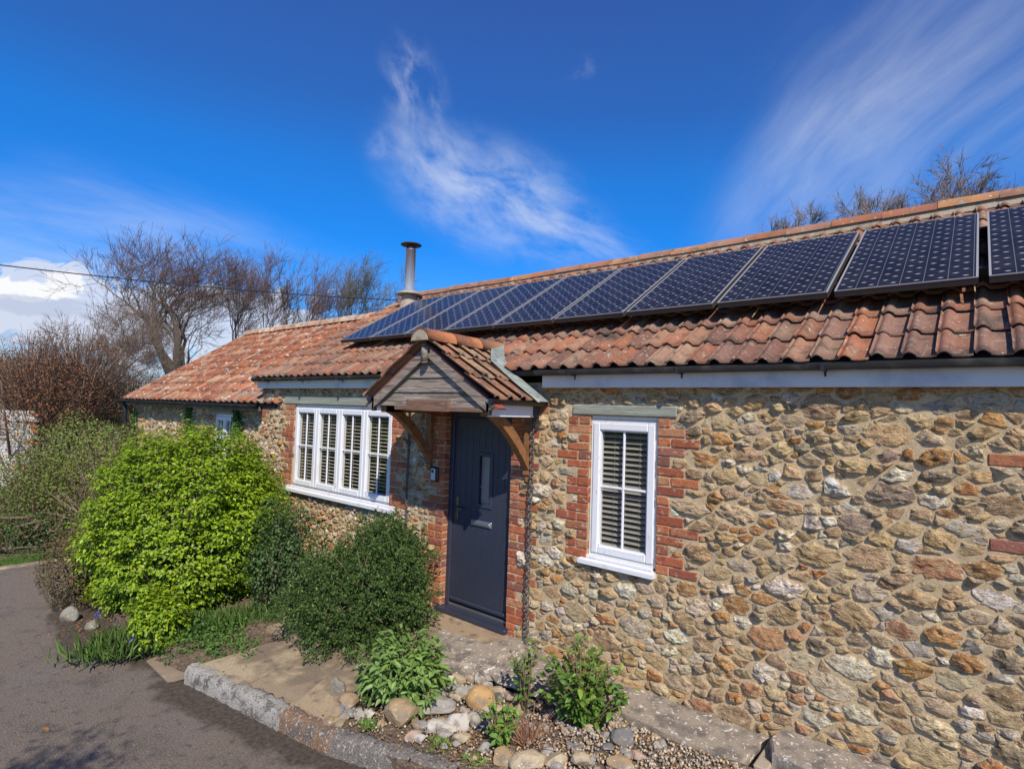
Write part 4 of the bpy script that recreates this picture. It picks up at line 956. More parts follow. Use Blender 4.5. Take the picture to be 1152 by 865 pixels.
rocks = [
 (541, 786, 31, 30, Or, 'smooth round orange-buff ball-shaped stone in the rock bed', 1, 'S'),
 (452, 803, 40, 34, B_, 'blocky brown stone just below the bright green sage plant', 2, ''),
 (516, 811, 26, 24, Wh, 'pale grey-white pointed stone left of the round orange stone', 3, ''),
 (487, 794, 46, 22, Gy, 'long grey stone lying between the brown block and the pale pebbles', 4, ''),
 (540, 748, 0, 0, Gy, '', 5, 'skip'),
 (529, 760, 14, 12, Pk, 'small pink rounded stone under the ledge edge', 6, 'S'),
 (545, 763, 20, 22, Wh, 'light grey upright stone beside the small pink stone', 7, ''),
 (515, 762, 16, 16, Ta, 'small tan stone left of the pink stone', 8, ''),
 (566, 766, 18, 12, Wh, 'pale flat stone right of the upright light grey stone', 9, ''),
 (505, 765, 20, 14, Wh, 'whitish stone at the sage plant right edge', 10, ''),
 (533, 775, 22, 14, Gy, 'grey stone touching the round orange stone from above', 11, ''),
 (520, 778, 20, 16, Gy, 'mid grey stone up left of the round orange stone', 12, ''),
 (557, 776, 20, 14, Ta, 'sandy stone up right of the round orange stone', 13, ''),
 (492, 779, 18, 14, Gy, 'small dark-grey stone beside the sage stems', 14, ''),
 (500, 790, 24, 14, B_, 'brownish flat stone left of the round orange stone', 15, ''),
 (575, 758, 14, 10, Or, 'small orange stone below the leaning slab', 16, ''),
 (588, 768, 22, 12, Wh, 'pale stone at the foot of the leaning slab', 17, ''),
 (578, 783, 18, 12, Pk, 'pinkish stone right of the round orange stone', 18, ''),
 (556, 797, 22, 12, Ta, 'tan flat stone right below the round orange stone', 19, ''),
 (530, 804, 18, 12, Gy, 'grey stone below the round orange stone', 20, ''),
 (497, 815, 34, 16, Wh, 'flat pale blue-grey slab stone low in the rock bed', 21, ''),
 (520, 828, 22, 12, Ta, 'small ochre stone below the pale pointed stone', 22, ''),
 (700, 828, 26, 26, Dk, 'dark grey square stone on the gravel right of the leafy shrub', 23, ''),
 (593, 854, 38, 20, Ta, 'large tan boulder at the bottom edge under the red stems', 24, ''),
 (568, 848, 32, 16, B_, 'brown stone at the bottom edge left of the large tan boulder', 25, ''),
 (655, 852, 24, 16, Ta, 'sandy stone below the leafy shrub', 26, ''),
 (700, 856, 32, 15, B_, 'broad brown stone at the bottom edge right of the leafy shrub', 27, ''),
 (705, 842, 12, 6, Wh, 'tiny white pebble below the dark grey square stone', 28, 'S'),
 (625, 852, 26, 16, Ta, 'buff stone between the large tan boulder and the sandy stone', 29, ''),
 (545, 838, 16, 12, Gy, 'grey pebble near the small spiky plant', 30, ''),
 (380, 776, 17, 34, (.24, .21, .17), 'tall grey and white weathered stone left of the sage plant', 31, ''),
 (392, 790, 24, 24, B_, 'rough brown stone right of the tall weathered stone', 32, ''),
 (898, 850, 44, 26, Ta, 'cream knobbly stone beside the dark gap at the ledge', 33, 'hi'),
 (78, 692, 17, 20, (.24, .23, .19), 'grey lichen stone at the foot of the clipped brown shrub', 34, 'far'),
 (104, 702, 15, 15, (.22, .22, .16), 'low pale edging stone beside the lime green bush', 35, 'far'),
]
for (px, py, w, h, c, lab, sd, fl) in rocks:
    if fl == 'skip': continue
    z = -.17
    if fl == 'hi': z = -.05
    if fl == 'far': z = -.30
    c2 = tuple(np.array(c) * random.uniform(.9, 1.1))
    grp = 'edging stones by the road' if fl == 'far' else 'stones in the rock bed'
    if z == -.17: p_ = on_z(px, py, -.15); z = soilz(p_[0], p_[1])
    rock(px, py, w, h, c2, lab, sd, z, group=grp, smooth=(fl == 'S'), base=(SM if fl == 'S' else None), name='stone' if fl == 'far' else 'rock')
# leaning flat slab below the ledge
a = on_z(545, 750, -.03); b = on_z(612, 775, -.07)
g = MB(); d = b - a; d[2] = 0; L_ = np.linalg.norm(d); d /= L_; nn = np.array([d[1], -d[0], 0])
V = []
for i in range(13):
    for j, (o_, zz_) in enumerate(((0, 0), (.09, -.03), (.10, -.065), (0, -.06))):
        p = a + d * L_ * i / 12 + nn * (o_ * (1 + .3 * mnoise.noise(Vector((i * .8, j, 0))))); V.append((p[0], p[1], a[2] + .03 + zz_ - .03 * i / 12 + .008 * mnoise.noise(Vector((i, j, 3)))))
g.raw(V, [(i * 4 + j, i * 4 + (j + 1) % 4, (i + 1) * 4 + (j + 1) % 4, (i + 1) * 4 + j) for i in range(12) for j in range(4)] + [(0, 1, 2, 3), (48, 49, 50, 51)])
tag(g.build('stone_slab', M['concrete'], loc=tuple(a)), 'long thin lichen-spotted stone slab leaning along the concrete ledge', 'stone slab')
# unlabelled small rubble: many look-alike stones
small = []
rr3 = random.Random(77)
pal = [B_, Gy, Wh, Gy, Pk, Dk, Ta, Gy, Gy, B_]
def in_bed(x, y):
    ly = K2_[1] + .14 + (x - K2_[0]) * (K3[1] - K2_[1]) / (K3[0] - K2_[0])
    fy = np.interp(x, [-3.9, -3.45, -3.15, -2.5, -2.0, -1.6, -1.15, 0], [-1.1, -.86, -.68, -.52, -.45, -.48, -.46, -.5])
    return ly + .02 < y < fy - .01
for i in range(170):
    for _ in range(30):
        x = rr3.uniform(-3.75, -1.6); y = rr3.uniform(-1.9, -.45)
        if in_bed(x, y): break
    s_ = rr3.uniform(.022, .05) * (1.35 if x < -2.6 else 1.); V, F_ = RB[rr3.randrange(10)]
    V = V * np.array([s_, s_ * rr3.uniform(.6, .9), s_ * rr3.uniform(.4, .7)]) @ rotm(rr3.uniform(0, 6), rr3.uniform(-.4, .4), rr3.uniform(-.4, .4)).T
    c = np.array([x, y, soilz(x, y) + s_ * .25 + rr3.uniform(0, .012)]); g = MB(); g.raw(V + c, F_, tuple(np.array(rr3.choice(pal)) * rr3.uniform(.75, 1.15)))
    tag(g.build('rock', M['rock'], loc=tuple(c)), 'small mixed brown and grey stone lying among the larger stones', 'rock', 'small filler stones in the rock bed')
# gravel
g = MB(); pc = [(.40, .30, .20), (.30, .28, .26), (.50, .46, .40), (.44, .28, .13), (.20, .19, .18), (.55, .45, .28), (.35, .22, .15), (.48, .40, .30)]
cnt = 0
for i in range(16000):
    x = rng.uniform(-3.75, .6); y = rng.uniform(-1.95, -.42)
    if not in_bed(x, y): continue
    if x < -2.3 and rng.random() > .35: continue
    s_ = rng.uniform(.006, .016) * (1.0 if x > -2.2 else .9); V, F_ = PB[int(rng.integers(8))]
    zb_ = soilz(x, y) + .012
    V = V * s_ * np.array([1, .8, .8]) @ rotm(*rng.uniform(-3, 3, 3)).T + np.array([x, y, zb_ + rng.uniform(0, .012)])
    g.raw(V, F_, np.array(pc[int(rng.integers(8))]) * rng.uniform(.7, 1.15), True)
tag(g.build('gravel', M['pebble'], loc=(-2.5, -1, -.15)), 'mixed buff and grey gravel filling the bed along the wall', 'gravel', kind='stuff')

# ------------------------------------------------------------------ vegetation
def unit(v): return v / (np.linalg.norm(v, axis=-1, keepdims=True) + 1e-9)
def colvar(base, m, v=.25, alt=None, pa=.2):
    c = np.array(base) * (1 + rng.uniform(-v, v, (m, 1))) * (1 + rng.uniform(-.06, .06, (m, 3)))
    if alt is not None:
        k = rng.random(m) < pa; c[k] = np.array(alt) * (1 + rng.uniform(-v, v, (k.sum(), 1)))
    return np.clip(c, .003, .9)
def crown_points(c, rad, n, lump=.16, freq=1.6, shell=.35, seed=0, zmin=None, flat=None):
    d = unit(rng.normal(size=(n, 3))); rr_ = np.array([1 + lump * 1.8 * mnoise.noise(Vector(q * freq) + Vector((seed, 0, 0))) + lump * .9 * mnoise.noise(Vector(q * freq * 3.1) + Vector((0, seed, 0))) for q in d])
    depth = 1 - shell * rng.random(n) ** 1.7
    P = np.array(c) + d * (rr_ * depth)[:, None] * np.array(rad)
    Nn = unit(d / np.array(rad))
    if zmin is not None:
        k = P[:, 2] > zmin; P, Nn = P[k], Nn[k]
    return P, Nn
def bush(name, label, cat, c, rad, n, size, col, alt=None, pa=.2, lump=.16, freq=1.6, shell=.35, seed=0, zmin=-.25, up=.5, aspect=.6, matl='leaf', base=None, group=None, fold=.3, extra=None, jit=.7, tw=26, twcol=(.10, .07, .045), spray=0, droop=0.):
    base = base if base is not None else (c[0], c[1], zmin)
    t = thing(name, label, cat, base, group)
    P, Nn = crown_points(c, rad, n, lump, freq, shell, seed, zmin)
    if extra:
        for (c2, r2, n2) in extra:
            a, b = crown_points(c2, r2, n2, lump, freq, shell, seed + 3, zmin); P = np.vstack([P, a]); Nn = np.vstack([Nn, b])
    m = len(P); ND = unit(Nn * .55 + np.array([0, 0, up]) + rng.normal(size=(m, 3)) * jit * .55)
    T = unit(Nn * .8 + rng.normal(size=(m, 3)) * .7 + np.array([0, 0, -.25 - droop]))
    g = MB(); g.leaves(P, ND, size * rng.uniform(.65, 1.2, m), colvar(col, m, .28, alt, pa), aspect, fold, T)
    g.build('foliage', M[matl], t)
    g = MB()
    for i in range(tw):
        k = rng.integers(m); e = P[k] * .97 + np.array(c) * .03; b = np.array([base[0] + rng.uniform(-.12, .12) * rad[0], base[1] + rng.uniform(-.12, .12) * rad[1], base[2] - .03]); mid = (b + e) / 2 + rng.normal(size=3) * .08 * np.array(rad)
        g.tube([b, mid, e], [.018, .011, .004], 5, twcol)
    g.build('stem', M['bark'], t); return t, P, Nn
# big lime bush: layered leafy sprays for a light and dark ripple
bc = at_depth(193, 596, 6.75)
print('bush centre', bc)
bc = np.array([bc[0] + .18, bc[1] + .12, .58])
t = thing('lime_bush', 'large rounded lime green bush at the roadside, hiding the outbuilding wall', 'bush', (bc[0], bc[1], -.22))
P, Nn = crown_points(bc, (1.14, 1.08, 1.17), 3200, .07, 2.2, .24, 4, -.2)
_l = on_z(148, 722, -.15); P2, N2 = crown_points((_l[0], _l[1] + .22, .0), (.26, .22, .26), 150, .2, 2.2, .5, 6, -.24); P = np.vstack([P, P2]); Nn = np.vstack([Nn, N2])
_l = on_z(285, 640, .25); P2, N2 = crown_points((bc[0] + .66, bc[1] + .35, .72), (.40, .42, .75), 500, .2, 2.2, .4, 9, -.24); P = np.vstack([P, P2]); Nn = np.vstack([Nn, N2])
Pk_, Nk = [], []
m = len(P)
g = MB()
for k in range(15):        # each spray is a small fan of leaves lying along an outward twig
    d = unit(Nn * .9 + rng.normal(size=(m, 3)) * .35 + np.array([0, 0, .12]))
    sd = unit(np.cross(d, [0, 0, 1.]) + 1e-6)
    off = rng.uniform(-.05, .06, (m, 1)); sid = rng.uniform(-.075, .075, (m, 1)); hz = rng.uniform(-.012, .02, (m, 1)) - np.abs(sid) * .25
    pp = P + d * off + sd * sid + np.array([0, 0, 1.]) * hz
    nn_ = unit(np.array([0, 0, 1.]) + Nn * .75 + rng.normal(size=(m, 3)) * .42)
    Tt = unit(d * .7 + sd * np.sign(sid) * .6 + rng.normal(size=(m, 3)) * .35 + np.array([0, 0, -.2]))
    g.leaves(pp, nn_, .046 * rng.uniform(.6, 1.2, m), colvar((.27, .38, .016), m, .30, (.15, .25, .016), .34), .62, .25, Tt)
for i in range(60):      # stray shoots standing proud of the crown
    k = rng.integers(m)
    if P[k, 2] < bc[2] + .1: continue
    dd = unit(Nn[k] + np.array([0, 0, .9]) + rng.normal(size=3) * .25); L_ = rng.uniform(.08, .20); q = P[k] + dd * np.linspace(0, L_, 9)[:, None]
    g.segs(q[:1], q[-1:], np.array([.003]), np.array([.0015]), (.16, .14, .05)); g.leaves(q, unit(rng.normal(size=(9, 3)) * .6 + [0, 0, .8]), .04, colvar((.30, .40, .02), 9, .2), .6, .25, unit(rng.normal(size=(9, 3)) + dd))
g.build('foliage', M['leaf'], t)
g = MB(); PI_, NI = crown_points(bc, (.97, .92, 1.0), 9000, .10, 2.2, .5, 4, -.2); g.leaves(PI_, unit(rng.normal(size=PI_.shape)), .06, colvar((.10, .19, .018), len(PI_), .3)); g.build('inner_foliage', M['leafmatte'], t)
g = MB()
for i in range(60):
    k = rng.integers(m); b = np.array([bc[0] + rng.uniform(-.2, .2), bc[1] + rng.uniform(-.2, .2), -.25]); e = P[k]; g.tube([b, (b + e) / 2 + rng.normal(size=3) * .08, e], [.02, .012, .004], 5, (.10, .07, .045))
g.build('stem', M['bark'], t)

def gp(px, py, z): return on_z(px, py, z)
# clipped brown-green shrub at its left
c = at_depth(98, 650, 6.5); bush('clipped_shrub', 'small clipped brown-green shrub on the road side of the lime bush', 'shrub', (c[0], c[1], .12), (.44, .45, .52), 9000, .028, (.13, .12, .05), (.17, .10, .06), .4, lump=.06, shell=.3, zmin=-.3, matl='leafmatte', up=.2)
# pinkish bare hedge behind the lime bush
# laurel-like shrub between
c = at_depth(318, 640, 6.2); bush('dark_shrub', 'dark glossy shrub between the lime bush and the wide window', 'shrub', (c[0], c[1], .42), (.50, .42, .62), 5200, .045, (.055, .11, .03), (.10, .17, .05), .25, lump=.2, shell=.6, zmin=-.2, aspect=.5)
# low spreading evergreen in two mounds
def sprigs(g, P, Nn, L_, nl, size, col, alt, pa, droop=.2, aspect=.28):
    m = len(P); d = unit(Nn + rng.normal(size=(m, 3)) * .55 + np.array([0, 0, .25]))
    for k in range(nl):
        f = k / nl; pp = P + d * L_ * (f - .3); s1 = unit(np.cross(d, rng.normal(size=(m, 3))))
        Tt = unit(d * .75 + s1 * .9); g.leaves(pp, unit(np.cross(Tt, rng.normal(size=(m, 3)))), size * rng.uniform(.7, 1.2, m), colvar(col, m, .25, alt, pa), aspect, .1, Tt)
c1 = at_depth(395, 668, 5.35); c2 = at_depth(432, 600, 5.75)
t = thing('evergreen_shrub', 'low spreading dark evergreen shrub in two mounds under the wide window', 'shrub', (c1[0], c1[1], -.15))
g = MB()
for (cc, rad, n, sd) in (((c1[0] - .06, c1[1] + .0, .10), (.68, .50, .38), 3300, 1), ((c2[0] + .08, c2[1], .56), (.44, .30, .36), 2000, 5), ((c1[0] - .34, c1[1] + .15, .30), (.42, .4, .34), 1400, 9), ((c1[0] + .36, c1[1] + .22, .22), (.34, .32, .50), 1500, 13)):
    P, Nn = crown_points(cc, rad, n, .34, 3.0, .5, sd, -.15)
    sprigs(g, P, Nn, .10, 8, .036, (.062, .112, .03), (.125, .19, .048), .25, aspect=.42)
g.build('foliage', M['leafmatte'], t)
g = MB(); cc = np.array([c1[0] + .05, c1[1] + .1, .2])
P, Nn = crown_points(cc, (.6, .5, .5), 90, .15, 2, .2, 3, -.1)
for e in P: g.tube([(c1[0] + rng.uniform(-.2, .3), c1[1] + rng.uniform(-.1, .3), -.18), (e + cc) / 2 + rng.normal(size=3) * .05, e], [.012, .008, .003], 5, (.16, .11, .07))
g.build('stem', M['bark'], t)
# grassy bluebell border
t = thing('bluebell_border', 'low grassy clump with purple bluebells along the foot of the lime bush', 'flower border', tuple(gp(205, 728, -.25)))
g = MB(); n = 7000; A0, A1 = gp(118, 738, -.27), gp(300, 700, -.22)
n = 7000; u = rng.random(n); base = A0 + (A1 - A0) * u[:, None] + np.stack([rng.normal(0, .10, n), rng.normal(.06, .17, n), np.zeros(n)], 1); base[:, 2] = -.24
hh = rng.uniform(.05, .20, n); tip = base + np.stack([rng.normal(0, .13, n), rng.normal(-.05, .12, n), hh], 1)
g.leaves(base, unit(rng.normal(size=(n, 3)) * np.array([1, 1, .2])), hh * 1.2, colvar((.085, .16, .035), n, .35, (.17, .24, .07), .2), .09, .2, tip - base)
P, Nn = crown_points(tuple((A0 + A1) / 2 + np.array([.06, .06, .0])), (.98, .36, .17), 14000, .3, 3, .7, 6, -.26)
g.leaves(P, unit(rng.normal(size=P.shape) + [0, 0, .8]), .035, colvar((.10, .19, .04), len(P), .3), .6)
g.build('foliage', M['leafmatte'], t)
g = MB()
for (px, py) in ((171, 697), (190, 685), (205, 687), (253, 662), (163, 700), (108, 686), (148, 712)):
    p = gp(px, py + 22, -.22); p = p + np.array([0, 0, .16]); g.tube([p - np.array([0, 0, .16]), p], .003, 4, (.10, .2, .05))
    for k in range(10):
        q = p + np.array([rng.normal(0, .010), rng.normal(0, .010), rng.uniform(-.07, .02)]); g.leaves([q] * 2, rng.normal(size=(2, 3)), .024, (.16, .13, .48), .7)
g.build('flower', M['leafmatte'], t)
# sage plant (broad bright leaves)
c = gp(440, 790, -.15) + np.array([0, .12, 0])
t = thing('sage_plant', 'bright green broad-leaved plant spilling between paving and rock bed', 'plant', tuple(c))
g = MB(); P, Nn = crown_points((c[0], c[1], .03), (.36, .30, .27), 1500, .22, 2.2, .55, 8, -.14); m = len(P)
g.leaves(P, unit(Nn * .4 + [0, 0, .8] + rng.normal(size=(m, 3)) * .4), .085 * rng.uniform(.6, 1.2, m), colvar((.21, .33, .085), m, .22, (.14, .24, .06), .3), .36, .35, unit(Nn * .9 + rng.normal(size=(m, 3)) * .5 + [0, 0, .15]), broad=True)
g.build('foliage', M['leaf'], t)
g = MB()
for i in range(30): e = P[rng.integers(m)]; g.tube([(c[0] + rng.uniform(-.1, .1), c[1] + rng.uniform(-.1, .1), -.17), e], [.006, .003], 5, (.18, .14, .08))
g.build('stem', M['bark'], t)
# leafy shrub in the rock bed
c = gp(648, 832, -.15) + np.array([0, .04, 0])
t = thing('leafy_shrub', 'young dark-green glossy shrub growing in gravel below the narrow window', 'shrub', tuple(c))
g = MB(); m0 = 0; stems = MB()
def stem_plant(c, n, H_, spread, leafsz, col, alt, g, stems, k=13, bias=(0, 0)):
    for i in range(n):
        a = rng.uniform(0, 6.28); tilt = rng.uniform(.1, 1.) * spread; h = H_ * rng.uniform(.55, 1.)
        end = np.array([c[0] + tilt * math.cos(a) + bias[0], c[1] + tilt * math.sin(a) * .8 + bias[1], c[2] + h]); mid = (np.array(c) + end) / 2 + np.array([0, 0, h * .12])
        stems.tube([np.array(c) + rng.normal(size=3) * [.02, .02, 0], mid, end], [.005, .004, .002], 5, (.20, .13, .08))
        q = rng.uniform(.15, 1.02, k)[:, None]; pp = (1 - q) ** 2 * np.array(c) + 2 * q * (1 - q) * mid + q ** 2 * end
        out_ = rng.normal(size=(k, 3)) * [1, 1, .3]; Tt = unit(out_ + unit(end - np.array(c)) * .5)
        g.leaves(pp, unit(rng.normal(size=(k, 3)) * .45 + [0, -.1, 1]), leafsz * rng.uniform(.6, 1.15, k), colvar(col, k, .25, alt, .25), .5, .25, Tt, broad=True)
stem_plant((c[0] + .03, c[1] + .03, -.16), 95, .52, .36, .068, (.11, .22, .035), (.20, .30, .05), g, stems, 15)
stem_plant((c[0], c[1], -.16), 26, .72, .18, .055, (.15, .27, .05), (.25, .18, .07), g, stems, 13, (-.06, .05))
g.build('foliage', M['leaf'], t); stems.build('stem', M['bark'], t)
c = gp(590, 805, -.15)
t = thing('slender_shrub', 'thin upright leafy shoot just left of the dark glossy shrub', 'shrub', tuple(c)); g = MB(); stems = MB()
stem_plant((c[0], c[1], -.16), 12, .58, .14, .055, (.14, .26, .05), (.22, .2, .08), g, stems, 14); g.build('foliage', M['leaf'], t); stems.build('stem', M['bark'], t)
c = gp(562, 842, -.15)
t = thing('leafy_plant', 'small bright leafy plant at the bottom left of the red dry stems', 'plant', tuple(c)); g = MB(); stems = MB()
stem_plant((c[0], c[1], -.16), 26, .30, .18, .06, (.16, .30, .05), (.22, .36, .08), g, stems, 9); g.build('foliage', M['leaf'], t); stems.build('stem', M['bark'], t)
c = gp(592, 842, -.15)
g = MB(); n = 70; b = np.tile(c + [0, 0, 0.], (n, 1)) + rng.normal(size=(n, 3)) * [.02, .02, 0]; e = b + np.stack([rng.normal(0, .12, n), rng.normal(-.01, .09, n), rng.uniform(.10, .24, n)], 1); g.segs(b, e, np.full(n, .0035), np.full(n, .0015), colvar((.34, .17, .10), n, .3))
tag(g.build('dry_stems', M['bark'], loc=tuple(c)), 'clump of reddish dry stems fanning out in the rock bed', 'plant')
for (px, py, lab, nn2) in ((495, 838, 'tiny green weed tuft low in the gravel', 120), (535, 856, 'pale green weed tuft at the bottom edge', 90), (413, 815, 'small grass tuft under the sage plant by the kerb', 110)):
    c = gp(px, py, -.16); g = MB(); b = np.tile(c, (nn2, 1)) + rng.normal(size=(nn2, 3)) * [.04, .03, 0]
    g.leaves(b, unit(rng.normal(size=(nn2, 3))), .05 * rng.uniform(.5, 1.2, nn2), colvar((.17, .27, .06), nn2, .3), .25, .2, rng.normal(size=(nn2, 3)) * [.6, .6, .2] + [0, 0, .7])
    tag(g.build('weed_tuft', M['leafmatte'], loc=tuple(c)), lab, 'weed')
# brown fallen leaves on the road and paving
def litter(cx, cy, z, n, sx, sy, name, lab, colr=(.33, .17, .07)):
    g = MB(); P = np.stack([rng.normal(cx, sx, n), rng.normal(cy, sy, n), np.full(n, z + .004)], 1); g.leaves(P, unit(rng.normal(size=(n, 3)) * .35 + [0, 0, 1]), .032 * rng.uniform(.5, 1.3, n), colvar(colr, n, .4, (.20, .11, .06), .3), .5, .3)
    return tag(g.build(name, M['leafmatte'], loc=(cx, cy, z)), lab, 'fallen leaves', kind='stuff')
p = gp(296, 694, -.19); litter(p[0], p[1], -.185, 160, .16, .10, 'leaf_litter', 'brown fallen leaves between the dark shrub and the evergreen')
p = gp(520, 830, -.15); litter(p[0], p[1], -.145, 420, .45, .16, 'leaf_litter', 'dry brown leaf scraps scattered over the rock bed', (.26, .15, .08))
p = gp(92, 708, ZR); litter(p[0], p[1], ZR + .004, 150, .22, .14, 'leaf_litter', 'brown fallen leaves beside the edging stones')
c = gp(48, 820, ZR); g = MB(); g.leaves([c + [0, 0, .012]], np.array([[.1, .1, 1.]]), .07, (.42, .20, .07), .5, .3, np.array([[1., .3, 0]]), broad=True); tag(g.build('fallen_leaf', M['leafmatte'], loc=tuple(c)), 'single orange-brown leaf lying on the asphalt', 'leaf')
# ivy on the outbuilding
for (px, y0, y1, lab) in ((152, 462, 500, 'ivy strand at the left corner of the outbuilding wall'), (213, 455, 492, 'thick ivy clump in the middle of the outbuilding wall'), (268, 465, 490, 'thin ivy strand right of the small outbuilding window')):
    g = MB(); a = on_y(px, y0, OY - .03); b = on_y(px, y1, OY - .03); n = 420; q = rng.random(n)[:, None]; P = a + (b - a) * q + np.stack([rng.normal(0, .10, n), rng.uniform(-.05, .02, n), rng.normal(0, .05, n)], 1)
    P[:, 2] = np.minimum(P[:, 2], 1.93); g.leaves(P, unit(rng.normal(size=(n, 3)) * .5 + [0, -1, .3]), .055 * rng.uniform(.6, 1.2, n), colvar((.07, .14, .03), n, .3, (.14, .24, .05), .3), .8)
    tag(g.build('ivy', M['leafmatte'], loc=tuple(a)), lab, 'ivy', 'ivy on the outbuilding')

# ---- bare trees
def bare_tree(name, label, base, H_, lean, seed, spread=.9, twig_n=9, col=(.15, .115, .085), twcol=(.20, .12, .09), r0=.22, levels=5, crown=1., group=None, clear=.25, forks=3, twl=.75, buds=0, budcol=(.30, .12, .06), up=.35, wind=(0, 0, 0), wide=1.):
    rr2 = random.Random(seed); t = thing(name, label, 'tree', base, group); trunk = MB(); S0, S1, R0, R1 = [], [], [], []; tips = []
    def grow(p, d, L_, r, lv):
        n = 4 if lv < 2 else 3; pts = [p]; rs = [r]; q = p.copy(); dd = d.copy()
        for i in range(n):
            dd = dd + np.array([rr2.gauss(0, 1), rr2.gauss(0, 1), rr2.gauss(0, .8)]) * (.10 + .05 * lv) + np.array([0, 0, up * .12]) + np.array(wind) * .05 * lv; dd /= np.linalg.norm(dd)
            q = q + dd * L_ / n; pts.append(q.copy()); rs.append(r * (1 - .42 * (i + 1) / n))
        if lv < 3: trunk.tube(pts, rs, 7 if lv < 2 else 5, np.array(col) * rr2.uniform(.85, 1.15), cap=False)
        else:
            for a, b, ra, rb in zip(pts[:-1], pts[1:], rs[:-1], rs[1:]): S0.append(a); S1.append(b); R0.append(ra); R1.append(rb)
        if lv >= levels:
            tips.append((pts[-1], dd.copy())); return
        k = forks if lv < 1 else (3 if lv < 4 else 4)
        for i in range(k + (1 if lv > 0 else 0)):
            pos = pts[-1] if i < 2 or lv == 0 else pts[rr2.randrange(1, len(pts))]
            a = rr2.uniform(0, 6.28); e1 = np.cross(dd, [0.3, .2, .9]); e1 /= np.linalg.norm(e1); e2 = np.cross(dd, e1); sp = spread * rr2.uniform(.45, 1.1)
            nd = dd + (e1 * math.cos(a) + e2 * math.sin(a)) * sp; nd /= np.linalg.norm(nd)
            grow(pos.copy(), nd, L_ * rr2.uniform(.58, .82), rs[-1] * rr2.uniform(.55, .85), lv + 1)
    b = np.array(base, float); d0 = unit(np.array([lean[0], lean[1], 1.])); grow(b, d0, H_ * clear, r0, 0)
    TP = np.array([q[0] for q in tips]); TD = np.array([q[1] for q in tips])
    k_ = (H_ * .93) / (np.percentile(TP[:, 2], 97) - b[2])           # bring the grown skeleton to its full height
    A_ = np.array([wide, wide, 1.]) * k_
    trunk.v = [(v - b) * A_ + b for v in trunk.v]; TP = (TP - b) * A_ + b
    trunk.build('trunk', M['bark'], t)
    g = MB(); S0_, S1_ = (np.array(S0) - b) * A_ + b, (np.array(S1) - b) * A_ + b; g.segs(S0_, S1_, np.array(R0), np.array(R1), np.array(col))
    for k in range(twig_n):
        m = len(TP); d = unit(TD + rng.normal(size=(m, 3)) * .45 + np.array([0, 0, up])); L_ = twl * H_ / 9 * rng.uniform(.35, 1.05, (m, 1)); st = TP - TD * rng.uniform(0, .5, (m, 1)) * H_ / 12
        e = st + d * L_; g.segs(st, e, np.full(m, .007 * H_ / 8), np.full(m, .0025 * H_ / 8), colvar(twcol, m, .3))
        for kk in range(2):
            s2 = st + (e - st) * rng.uniform(.3, .9, (m, 1)); e2 = s2 + unit(d + rng.normal(size=(m, 3)) * .5) * L_ * .45; g.segs(s2, e2, np.full(m, .005 * H_ / 8), np.full(m, .002 * H_ / 8), colvar(twcol, m, .3))
            if buds: g.leaves(e2, rng.normal(size=(m, 3)), buds, colvar(budcol, m, .35), .6)
    g.build('crown', M['bark'], t)
    return t, len(tips)
# big oak-like tree left of centre: base behind the outbuilding
b = at_depth(192, 470, 24.); r_ = bare_tree('bare_tree', 'largest bare tree with wide crown behind the outbuilding roof', (b[0], b[1], -.35), 9.9, (.02, .02), 12, .85, 2, (.095, .075, .055), (.20, .12, .10), .42, 5, clear=.30, forks=4, up=.45, wind=(.35, .2, 0), wide=1.2, twl=.95, group='bare trees behind the buildings'); print('tips', r_[1])
b = at_depth(118, 470, 21.); bare_tree('bare_tree', 'leaning bare tree with grey branches at the left of the largest bare tree', (b[0], b[1], -.35), 6.2, (-.15, -.1), 32, .9, 3, (.20, .17, .14), (.24, .17, .13), .17, 5, clear=.3, forks=4, group='bare trees behind the buildings', wide=1.2)
for i, (px, H_, dep, sd, lab, wc) in enumerate(((262, 9.6, 27., 41, 'slim bare tree immediately right of the largest bare tree', (.20, .13, .12)), (298, 10.2, 29., 42, 'slim bare tree above the left end of the outbuilding ridge', (.20, .13, .12)),
        (338, 10.4, 30., 47, 'slim bare tree above the middle of the outbuilding ridge', (.20, .13, .12)), (376, 10.8, 31., 43, 'greenish bare tree above the right half of the outbuilding ridge', (.17, .14, .08)), (406, 10.2, 32., 49, 'greenish bare tree nearest the flue', (.17, .14, .08)))):
    b = at_depth(px, 470, dep); bare_tree('bare_tree', lab, (b[0], b[1], -.35), H_, (.03, .0), sd, .55, 4, (.10, .085, .07), wc, .20, 4, clear=.34, forks=3, group='bare trees behind the buildings', buds=.05 if px > 370 else 0, budcol=(.14, .16, .05), twl=1.0, wide=.52, up=.6, wind=(.35, .2, 0))
# right: tree tops behind the ridge
for (px, H_, dep, sd, lab) in ((1035, 7.75, 14., 61, 'bare tree showing over the ridge, left one at the right edge'), (1092, 8.3, 13.5, 62, 'bare tree showing over the ridge, middle one at the right edge'), (1148, 8.6, 13.2, 63, 'bare tree showing over the ridge, rightmost'), (985, 7.1, 14.2, 67, 'lowest bare tree top over the ridge, left end of the right-hand group')):
    b = at_depth(px, 430, dep); bare_tree('bare_tree', lab, (b[0], b[1], -.35), H_, (0, 0), sd, .8, 9, (.17, .14, .11), (.24, .18, .13), .12, 5, clear=.3, forks=4, group='bare tree tops over the ridge', wide=1.0, twl=.5)
